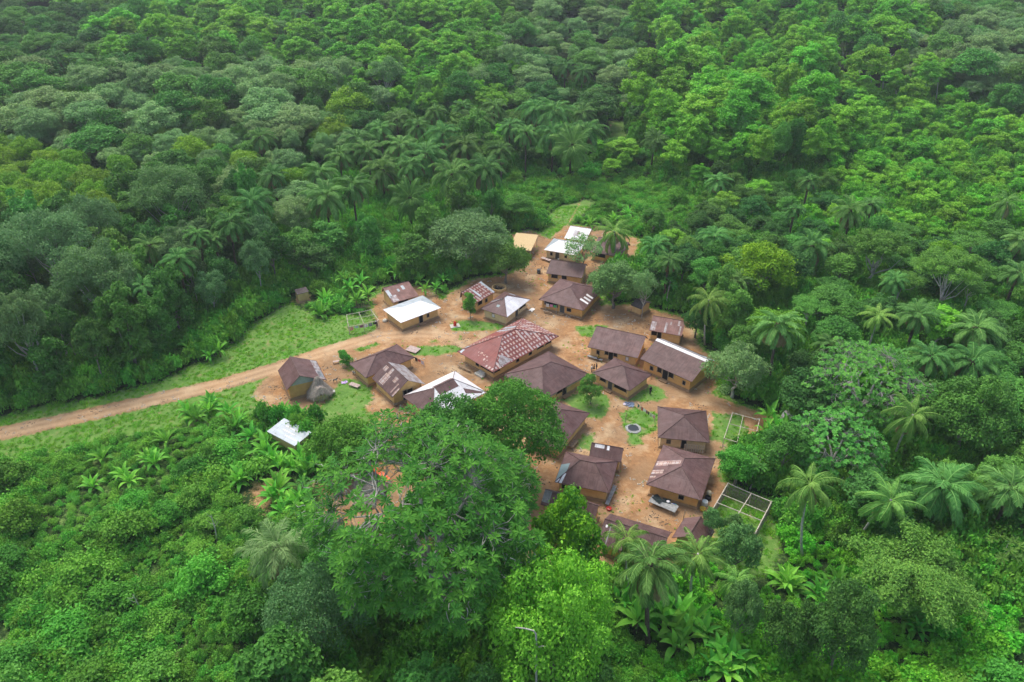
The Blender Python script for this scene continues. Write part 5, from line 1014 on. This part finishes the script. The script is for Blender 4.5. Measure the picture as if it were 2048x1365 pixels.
bananas([(1252,1180),(1262,1215),(1240,1200),(1275,1240),(1345,1255),(1362,1225),(1385,1240),(1375,1270),(1350,1290),(1408,1262),(1330,1230)], 'banana plant under the foreground palms', 'bananas under the foreground palms', False, 1.15, 1.5)
bananas([(1440,1300),(1462,1318),(1452,1340),(1482,1322),(1428,1330),(1470,1290)], 'banana plant at the very bottom right of centre', 'bananas at the very bottom', False, 1.1, 1.35)
bananas([(1572,1150),(1590,1165),(1660,1165),(1680,1150),(1672,1185),(1695,1185),(1650,1200),(1640,1175),(1700,1170)], 'banana plant below the tall curved coconut palm', 'bananas below the curved coconut palm', True, 1.0, 1.3)
bananas([(1812,1222),(1832,1235),(1850,1212),(1842,1248),(1862,1230)], 'banana plant in front of the bamboo', 'bananas in front of the bamboo', True, 1.0, 1.2)
bananas([(850,1310),(840,1332),(858,1345),(968,1322),(985,1340),(1000,1325),(950,1350),(1015,1350)], 'banana plant by the footpath at the bottom', 'bananas by the bottom footpath', False, 1.0, 1.35)

R2 = np.random.RandomState(77)
def vnoise(X, Y, s, seed):
    q = np.random.RandomState(seed); A = q.rand(64, 64); u = X/s + 1000; v = Y/s + 1000; i = np.floor(u).astype(int); j = np.floor(v).astype(int); f = u - i; g = v - j; f = f*f*(3-2*f); g = g*g*(3-2*g); a = lambda p, r: A[p % 64, r % 64]
    return (a(i, j)*(1-f) + a(i+1, j)*f)*(1-g) + (a(i, j+1)*(1-f) + a(i+1, j+1)*f)*g
# ------------------------------------------------------------------ forest fill: every nearer tree is a tree of its own
GROVE = P2W([(600,345),(610,420),(640,520),(830,520),(870,455),(1000,435),(1215,375),(1215,260),(850,262)])
NZ = lambda x, y, k: float(vnoise(np.array([x]), np.array([y]), 17, k)[0]) - .5
OPENW = [VILLAGE] + GRASSF; HPa = np.array(HP)
def inside(polys, x, y, pad=0): return min(float(sdf(p, np.array([x]), np.array([y]))[0]) for p in polys) < pad
def clear_of_hand(x, y, r): return np.all(np.hypot(HPa[:, 0] - x, HPa[:, 1] - y) > (HPa[:, 2] + r)*.62)
def zone(px, py, u):
    """what grows where, by the crown's place in view: kind, crown radius, height, wording"""
    if px < 290 and 320 < py < 440: return ('olive', 4.6, 12, 'olive green tree in the patch left of the dark blue green tree')
    if px < 520 and 400 <= py < 640: return (('greyd' if u < .3 else 'drape' if u < .7 else 'dark'), 4.0, 13, 'tall tree in the left forest above the road')
    if px < 560 and py >= 640: return (('drape' if u < .6 else 'dark' if u < .8 else 'greyd'), 3.4, 11, 'tree at the foot of the left forest')
    if px < 720 and 130 < py <= 420: return (('grey' if u < .62 else 'mid' if u < .85 else 'olive'), 5.0, 12, 'crown in the pale grey green forest of the upper left')
    if 240 < px < 1020 and py < 215 and (py > 40 or u < .7): return (('bright' if u < .72 else 'mid' if u < .9 else 'grey'), 4.2, 13, 'tree in the bright green forest at the top')
    if px < 560 and py <= 130: return (('mid' if u < .5 else 'dark' if u < .75 else 'bright'), 4.2, 9, 'tree in the mixed forest of the upper left corner')
    if px > 1640 and 185 < py < 430: return ('low', 2.9, 5.5, 'low tree in the even bright plantation on the right')
    if px > 1840 and py <= 185: return (('grey' if u < .5 else 'mid' if u < .8 else 'dark'), 4.8, 12, 'tree in the bluish forest of the upper right corner')
    if 1300 < px <= 1860 and py < 330: return (('bright' if u < .75 else 'mid'), 4.2, 15, 'tall bright tree in the upper right forest')
    if 980 < px <= 1420 and py < 200: return (('mid' if u < .45 else 'grey' if u < .75 else 'dark'), 4.8, 10, 'tree in the mixed forest at the top centre')
    if 980 < px < 1640 and 200 <= py < 520: return (('mid' if u < .45 else 'bright' if u < .7 else 'dark'), 3.8, 7, 'tree in the green bush right of the footpath')
    if px >= 1560 and 430 <= py < 660: return (('mid' if u < .45 else 'dark' if u < .7 else 'olive' if u < .82 else 'feather'), 4.6, 9, 'tree in the middle right forest')
    if px >= 1440 and py >= 660: return (('mid' if u < .5 else 'dark' if u < .85 else 'bright'), 4.3, 8, 'tree in the lower right forest')
    if px < 640 and py > 860: return (('mid' if u < .4 else 'bright' if u < .6 else 'dark'), 3.2, 5, 'small tree in the bush of the lower left')
    return (('mid' if u < .35 else 'drape' if u < .6 else 'dark' if u < .9 else 'greyd'), 3.8, 9, 'tree between the palms and the village')
BANW = [(o.location.x, o.location.y) for (_, _, o, w) in AUTO if w == 'banana plant']
far = []; near = []; taken = []; HX = np.array(HPX)
def candidates(y0, y1, step):
    y = y0
    while y < y1:
        n = int((1.5*y + 40)/step)
        for i in range(n):
            yield (-(.75*y + 20) + (i + random.random())*step, y + random.random()*step)
        y += step
for (x, y) in candidates(42, 212, 3.1):
    z = float(zt(x, y)); u = random.random(); px, py = [float(v) for v in proj(x, y, z + 8)]
    if px < -260 or px > 2310 or py > 1560: continue
    kd, r, h, lb = zone(px + 130*NZ(x, y, 41), py + 90*NZ(x, y, 42), u); r *= random.uniform(.75, 1.2); h *= random.uniform(.8, 1.18)
    if inside(OPENW + DIRT_EXTRA[:1], x, y, 1.5 + r*.35): continue
    fld = inside(FIELD, x, y)
    if fld:
        if random.random() < (.90 if px > 900 else .70): continue
        if any((x - b_[0])**2 + (y - b_[1])**2 < 9 for b_ in BANW): continue
        kd = 'shrub' if u < .5 else 'shrubdark'; r = random.uniform(1.6, 3.3); h = r*random.uniform(.7, 1.1)/.72*.62; lb = 'shrub in the open bush'
    elif inside([GROVE], x, y, 1):
        if random.random() < .8: continue
        kd = 'shrubdark'; r = random.uniform(1.8, 3.2); h = r*.8; lb = 'shrub under the palm grove'

    if not clear_of_hand(x, y, r): continue
    if any((x - a)**2 + (y - b)**2 < ((r + c)*.80)**2 for a, b, c in taken): continue
    zc = h*.72; cx_, cy_ = [float(v) for v in proj(x, y, z + zc)]; rp = r*float(pxm(x, y, z + zc))
    if np.any((HX[:, 3] > y) & (np.hypot(HX[:, 0] - cx_, HX[:, 1] - cy_) < (HX[:, 2] + rp)*.70)): continue
    bad = False       # do not stand in front of the village, the road or the houses
    for dz in (0, .5, 1.0):
        for dx in (-.8, 0, .8):
            for pp, qq in [proj(x + dx*r, y, z + zc*(.6 + dz*.75))]:
                gx_, gy_ = at(float(pp), float(qq)) if False else (None, None)
                dxr, dyr, dzr = ray(float(pp), float(qq)); t = CAM_H/(-dzr) if dzr < -1e-3 else 1e9; wx_, wy_ = dxr*t, dyr*t
                if wy_ < 190 and min(float(sdf(p, np.array([wx_]), np.array([wy_]))[0]) for p in OPENW[:3] + OPENW[4:5] + DIRT_EXTRA[:1]) < 0: bad = True
    if bad: continue
    taken.append((x, y, r)); near.append((x, y, r, zc, kd, lb, px, py))
kindword = {'drape': 'vine draped green', 'greyd': 'deep grey green', 'shrub': 'bright green', 'shrubdark': 'mid green', 'mid': 'mid green', 'grey': 'grey green', 'bright': 'bright green', 'olive': 'olive green', 'dark': 'dark green', 'low': 'bright green', 'feather': 'flat topped'}
near.sort(key=lambda t: t[1])
print('near trees', len(near))
nt_ = 0; nb_ = 0
for k, (x, y, r, zc, kd, lb, px, py) in enumerate(near):
    bush = kd.startswith('shrub'); w = kindword[kd]; wd = ('' if lb.startswith('olive') else w + ' ')
    if not bush:
        nt_ += 1
        if nt_ > 255: far.append((x, y, r, zc, kd)); continue
    o = place_tree(kd, x, y, r, zc, wd + lb, name='shrub' if bush else 'tree', cat='shrub' if bush else 'tree', group=wd + lb.replace('tree', 'trees', 1).replace('crown', 'crowns', 1).replace('shrub', 'shrubs', 1))
    AUTO.append((px, py, o, w + (' shrub' if bush else ' tree')))
# bare pale trunks and dead trees
def snag(px, py, h, base, label, group=None, nb=5):
    x, y = at(*base) ; z = float(zt(x, y)); tx, ty = at(px, py, h); o = empty('dead_tree', (x, y, z), 0, label=label, cat='dead tree', group=group); m = MB(); t = Vector((tx - x, ty - y, h)); kk = h/11; m.tube([(0, 0, -.3), t*.5 + Vector((.15, 0, 0)), t], [.28*kk, .2*kk, .1*kk], 6); m.build('trunk', BARKP, o)
    b = MB()
    for i in range(nb): s = t*random.uniform(.5, .95); e = s + Vector((random.uniform(-2, 2)*kk, random.uniform(-1.5, 1.5)*kk, random.uniform(1, 3.2)*kk)); b.tube([s, s.lerp(e, .5) + Vector((0, 0, -.2)), e], [.09*kk, .07*kk, .03*kk], 4)
    b.build('branches', BARKP, o)
for i, (a, b, c, d_) in enumerate([(1640,130,1643,196),(1658,150,1655,200),(1695,95,1697,165),(1722,85,1720,170),(1745,110,1738,180),(1790,95,1785,185),(1802,115,1792,190),(1818,1,1820,22),(1860,150,1857,172),(470,2,477,45)]):
    snag(a, b, 9, (c, d_), ('first', 'second', 'third', 'fourth', 'fifth', 'sixth', 'seventh', 'eighth', 'ninth')[i] + ' pale dead trunk from the left in the upper right forest' if a > 600 else 'pale dead trunk at the top left', 'pale dead trunks in the upper right forest' if a > 600 else None)
NTH = 'first second third fourth fifth sixth seventh eighth ninth tenth eleventh twelfth thirteenth fourteenth fifteenth sixteenth seventeenth eighteenth'.split()
for k_ in range(18):
    a = 1545 + k_*20 + random.uniform(-6, 6); b = 185 - 25*math.sin(k_*1.1) + random.uniform(-8, 8); snag(a + random.uniform(-6, 6), b - 55, 11, (a, b), NTH[k_] + ' slim pale trunk from the left in the upper right stand', 'slim pale trunks in the upper right stand', nb=2)
snag(390, 512, 9, (410, 600), 'leaning pale broken trunk at the left forest edge', nb=1)
snag(68, 660, 12, (98, 785), 'long leaning white trunk near the left edge', nb=2); snag(118, 650, 10, (140, 742), 'second bent white trunk, right of the long leaning one', nb=2)
snag(422, 1030, 4, (434, 1085), 'white stemmed leafless tree in the lower left bush', nb=4); snag(266, 1190, 4, (282, 1228), 'small forked white stem at the lower left', nb=4)

# ------------------------------------------------------------------ uncountable growth: one object each
def bush_mesh(name, mk, seed, n=1100, leaf=.30, R=1.3, nl=9):
    cm, _, _ = crown_mesh(name, mk, seed, R, R*.75, .35, nl, n, leaf, lobe=(.35, .55), low=-.1, upb=.8, ragged=.25); return cm
def proto(me, col, i):
    o = bpy.data.objects.new('%02d_%s' % (i, me.name.split('.')[0]), me); col.objects.link(o); return o
def scatter(name, label, P, rz, sc, idx, meshes, cat=None):
    col = bpy.data.collections.new(name + '_kinds'); [proto(m_, col, i) for i, m_ in enumerate(meshes)]
    me = bpy.data.meshes.new(name); me.vertices.add(len(P)); me.vertices.foreach_set('co', np.asarray(P, np.float32).ravel())
    for nm, ty, A in (('rz', 'FLOAT', rz), ('sc', 'FLOAT_VECTOR', sc), ('idx', 'INT', idx)):
        a = me.attributes.new(nm, ty, 'POINT'); A = np.asarray(A); a.data.foreach_set('vector' if ty == 'FLOAT_VECTOR' else 'value', (A.astype(np.int32) if ty == 'INT' else A.astype(np.float32)).ravel())
    o = link(name, me); tag(o, label, kind='stuff')
    ng = bpy.data.node_groups.new(name, 'GeometryNodeTree'); ng.interface.new_socket('Geometry', in_out='INPUT', socket_type='NodeSocketGeometry'); ng.interface.new_socket('Geometry', in_out='OUTPUT', socket_type='NodeSocketGeometry')
    gi = ng.nodes.new('NodeGroupInput'); go = ng.nodes.new('NodeGroupOutput'); ip = ng.nodes.new('GeometryNodeInstanceOnPoints'); ci = ng.nodes.new('GeometryNodeCollectionInfo'); ci.inputs['Collection'].default_value = col; ci.inputs['Separate Children'].default_value = True; ci.inputs['Reset Children'].default_value = True
    def na(nm, ty): n = ng.nodes.new('GeometryNodeInputNamedAttribute'); n.data_type = ty; n.inputs['Name'].default_value = nm; return n.outputs['Attribute']
    cx = ng.nodes.new('ShaderNodeCombineXYZ'); ng.links.new(na('rz', 'FLOAT'), cx.inputs[2])
    ng.links.new(gi.outputs[0], ip.inputs['Points']); ng.links.new(ci.outputs[0], ip.inputs['Instance']); ip.inputs['Pick Instance'].default_value = True
    ng.links.new(na('idx', 'INT'), ip.inputs['Instance Index']); ng.links.new(cx.outputs[0], ip.inputs['Rotation']); ng.links.new(na('sc', 'FLOAT_VECTOR'), ip.inputs['Scale']); ng.links.new(ip.outputs[0], go.inputs[0])
    md = o.modifiers.new('scatter', 'NODES'); md.node_group = ng; return o
def jitter_grid(y0, y1, step, k=.78):
    ys = np.arange(y0, y1, step); pts = []
    for y in ys: xs = np.arange(-(k*y + 15), k*y + 15, step); pts.append(np.stack([xs + R2.uniform(-.5, .5, len(xs))*step*1.2, y + R2.uniform(-.5, .5, len(xs))*step*1.2], -1))
    return np.concatenate(pts)
# undergrowth
BANP = np.array([(o.location.x, o.location.y) for (_, _, o, w) in AUTO if w == 'banana plant'])
P = jitter_grid(38, 300, 1.15); P = P[(P[:, 1] < 205) | (R2.rand(len(P)) < .35)]; X, Y = P[:, 0], P[:, 1]; dv = dirt_val(X, Y); gv = grass_val(X, Y, False); fs = minsdf(FIELD, X, Y)
nz = vnoise(X, Y, 9, 1)*.6 + vnoise(X, Y, 3.5, 2)*.4
ban_d = np.min(np.hypot(X[:, None] - BANP[None, :, 0], Y[:, None] - BANP[None, :, 1]), axis=1)
keep = (dv < .12) & ((ban_d > 1.7) | (R2.rand(len(X)) < .25)) & ((fs > 0) | (R2.rand(len(X)) < .92)) & ((gv < .30) | (R2.rand(len(X)) < .0)) & ~((fs > 3) & (R2.rand(len(X)) < .45))
bsd = minsdf(GRASSF[3:4], X, Y); keep &= bsd > -.5
X, Y, nz, fs, gv = X[keep], Y[keep], nz[keep], fs[keep], gv[keep]; infield = fs < 0
s = np.where(infield, .40 + 1.35*nz**1.7*R2.uniform(.55, 1.5, len(X)), .9 + .9*nz); s *= np.where(sdf(VILLAGE, X, Y) < 3, .6, 1)
hz = s*np.where(infield, R2.uniform(.7, 1.6, len(X)), R2.uniform(1.2, 2.5, len(X)))
px, py = proj(X, Y, 0*X); right = (px > 1300) & (py > 1000) & infield
idx = np.where(infield, np.where(right, 4 + (R2.rand(len(X)) < .5), np.clip((vnoise(X, Y, 12, 5)*3.3 + R2.uniform(-.9, .9, len(X))).astype(int), 0, 3)), 2 + (R2.rand(len(X)) < .5)*1 - (R2.rand(len(X)) < .25)*2)
BM = [bush_mesh('bush_a', 'bush', 201), bush_mesh('bush_b', 'bush', 202, leaf=.24), bush_mesh('bush_c', 'bushd', 203), bush_mesh('bush_d', 'bush', 204, leaf=.36, n=800), bush_mesh('vine_a', 'vine', 205, leaf=.26, R=1.2), bush_mesh('vine_b', 'vine', 206, leaf=.36, n=700, R=1.2)]
print('undergrowth', len(X))
scatter('undergrowth', 'dense low green undergrowth filling the ground between trees', np.stack([X, Y, zt(X, Y)], -1), R2.uniform(0, 6.28, len(X)), np.stack([s, s, hz], -1), idx, BM)
# grass tufts
def tuft(seed, n=46):
    q = np.random.RandomState(seed); V = []; F = []; T = []
    for i in range(n):
        a = q.uniform(0, 6.28); r = q.uniform(0, .45); c = np.array([r*math.cos(a), r*math.sin(a), 0]); b = q.uniform(0, 6.28); l = q.uniform(.14, .32); t = c + np.array([math.cos(b)*l*.7, math.sin(b)*l*.7, l]); w = np.array([-math.sin(b), math.cos(b), 0])*.03; s_ = len(V); V += [c - w, c + w, (c + t)/2 + w + np.array([0, 0, .03]), t]; F.append((s_, s_+1, s_+2, s_+3)); T.append(q.rand())
    return np_mesh('tuft', np.array(V), np.array(F), LM['grass'], tint=T)
P = jitter_grid(50, 190, .62); X, Y = P[:, 0], P[:, 1]; gv = grass_val(X, Y, False); dv = dirt_val(X, Y); k = (gv > .35) & (dv < .45) & (R2.rand(len(X)) < .30 + .7*vnoise(X, Y, 4, 9)) & ~((minsdf(GRASSP, X, Y) < 0) & (R2.rand(len(X)) < .6)); X, Y = X[k], Y[k]; s = R2.uniform(.5, 1.15, len(X))*(.5 + .8*vnoise(X, Y, 6, 11))
scatter('grass', 'short bright green grass beside the road and between the houses', np.stack([X, Y, zt(X, Y)], -1), R2.uniform(0, 6.28, len(X)), np.stack([s, s, s], -1), R2.randint(0, 3, len(X)), [tuft(i) for i in range(3)])
# stones, leaf litter and weeds on the bare ground
def litter(seed, col, fl):
    q = np.random.RandomState(seed); b = MB()
    for i in range(7): b.lathe([(0, .0), (q.uniform(.05, .13), .0), (q.uniform(.03, .09), fl), (0, fl)], (q.uniform(-.5, .5), q.uniform(-.5, .5), 0), 5)
    return b.mesh('litter', col)
P = jitter_grid(60, 178, 1.0); X, Y = P[:, 0], P[:, 1]; k = (dirt_val(X, Y) > .5) & (R2.rand(len(X)) < .42*vnoise(X, Y, 5, 21)**1.5*2); X, Y = X[k], Y[k]; s = R2.uniform(.4, 1.3, len(X))
scatter('litter', 'stones, dead leaves and scraps lying on the bare village ground', np.stack([X, Y, zt(X, Y) + .012], -1), R2.uniform(0, 6.28, len(X)), np.stack([s, s, s], -1), R2.randint(0, 4, len(X)), [litter(1, CONC, .06), litter(2, BENCHB, .03), litter(3, WOOD, .03), litter(4, BARKD, .04)])
P = jitter_grid(60, 178, .8); X, Y = P[:, 0], P[:, 1]; dv = dirt_val(X, Y); k = (dv > .45) & (R2.rand(len(X)) < .5*np.clip(vnoise(X, Y, 7, 23)*2.2 - 1.1, 0, 1) + .25*(dv < .8)); k &= sdf(ROAD, X, Y, False) > 2.2; X, Y = X[k], Y[k]; s = R2.uniform(.3, .75, len(X))
scatter('weeds', 'thin weeds creeping over the edges of the bare ground', np.stack([X, Y, zt(X, Y)], -1), R2.uniform(0, 6.28, len(X)), np.stack([s, s, s], -1), R2.randint(0, 2, len(X)), [tuft(31, 30), tuft(32, 24)])
# the far forest: crowns beyond the trees placed one by one
kinds = ['mid', 'grey', 'bright', 'dark', 'olive', 'low', 'greyd', 'drape']; FM = []; start = {}
for kk in kinds: start[kk] = len(FM); FM += [t[0] for t in TREES[kk]]
P = jitter_grid(212, 640, 6.3); X, Y = P[:, 0], P[:, 1]; pts = []; sel = []; scs = []
for (x, y, r, zc, kd) in far: R0, Z0 = TREES[kd][0][2:4]; pts.append((x, y, float(zt(x, y)))); sel.append(start[kd if kd in start else 'mid'] + R2.randint(2)); scs.append((r/R0, r/R0, zc/Z0))
hand = HPa[HPa[:, 1] > 190]
for x, y in zip(X, Y):
    if len(hand) and np.any(np.hypot(hand[:, 0] - x, hand[:, 1] - y) < hand[:, 2] + 1.5): continue
    if min(float(sdf(q, np.array([x]), np.array([y]), False)[0]) for q in PATHN[1:3]) < 3.5 and y < 300: continue
    if minsdf(GRASSF[5:6], np.array([x]), np.array([y]))[0] < 2: continue
    z = float(zt(x, y)); u = .45*float(vnoise(np.array([x]), np.array([y]), 26, 3)[0])*1.25 + .6*R2.rand() - .10; px, py = proj(x, y, z + 10); kd, r, h, lb = zone(float(px) + 150*NZ(x, y, 41), float(py) + 60*NZ(x, y, 42), u)
    if kd == 'feather': kd = 'mid'
    cx_, cy_ = [float(v) for v in proj(x, y, z + h*.7)]; rp = r*float(pxm(x, y, z + h*.7))
    if np.any((HX[:, 3] > y) & (HX[:, 3] > 205) & (np.hypot(HX[:, 0] - cx_, HX[:, 1] - cy_) < (HX[:, 2] + rp)*.7)): continue
    q_ = R2.rand(); r *= R2.uniform(.55, 1.15) if q_ < .8 else R2.uniform(1.2, 1.7); h *= R2.uniform(.6, 1.1) if q_ < .8 else R2.uniform(1.15, 1.5); R0, Z0 = TREES[kd][0][2:4]; pts.append((x, y, z)); sel.append(start[kd] + R2.randint(len(TREES[kd]))); scs.append((r/R0, r/R0, h*.72/Z0))
print('far', len(pts))
DIRN = ['right of', 'upper right of', 'above', 'upper left of', 'left of', 'lower left of', 'below', 'lower right of']
LAND += [(1016, 690, 'largest rust roofed house'), (1155, 465, 'northernmost white roof'), (825, 620, 'bright white metal roof'), (605, 750, 'pale gabled house'), (578, 868, 'silver roofed shed'), (604, 582, 'tiny mud outhouse'), (1365, 850, 'square latticed house'), (1480, 1015, 'pole fenced plot'), (725, 640, 'laundry frame'), (1340, 655, 'patched rusty shed'), (862, 1035, 'giant rosette tree'), (1735, 770, 'broad leaved tree with pale limbs'), (1850, 1120, 'bamboo clump'), (300, 800, 'dirt road at its left end'), (1235, 265, 'bright grass strip'), (70, 1330, 'bottom left corner'), (1980, 1330, 'bottom right corner'), (60, 60, 'top left corner'), (1990, 60, 'top right corner'), (1072, 1262, 'hooked bare trunk'), (1720, 120, 'pale dead trunks'), (40, 900, 'left edge below the road')]
bk = {}
for (px, py, o, w) in AUTO:
    j = min(range(len(LAND)), key=lambda i: (LAND[i][0]-px)**2 + (LAND[i][1]-py)**2); lx, ly, ln = LAND[j]; a = int(round(math.atan2(ly - py, px - lx)/(PI/4))) % 8; bk.setdefault((w, a, ln), []).append(((lx-px)**2 + (ly-py)**2, px, py, o))
ORD = ['nearest', 'second', 'third', 'fourth', 'fifth', 'sixth', 'seventh', 'eighth', 'ninth', 'tenth', 'eleventh', 'twelfth', 'thirteenth', 'fourteenth', 'fifteenth', 'sixteenth', 'seventeenth', 'eighteenth', 'nineteenth']
for (w, a, ln), v in bk.items():
    v.sort(key=lambda t: t[0])
    for i, t in enumerate(v):
        lnw = ln.split(' '); base = w + ' ' + DIRN[a] + ' the ' + ' '.join(lnw[:7]); base = base if len(v) == 1 or i > 18 else ORD[i] + ' ' + base; t[3]['label'] = base
scatter('far_forest', 'far forest covering the rising ground behind the grove and the village', pts, R2.uniform(0, 6.28, len(pts)), scs, sel, FM)
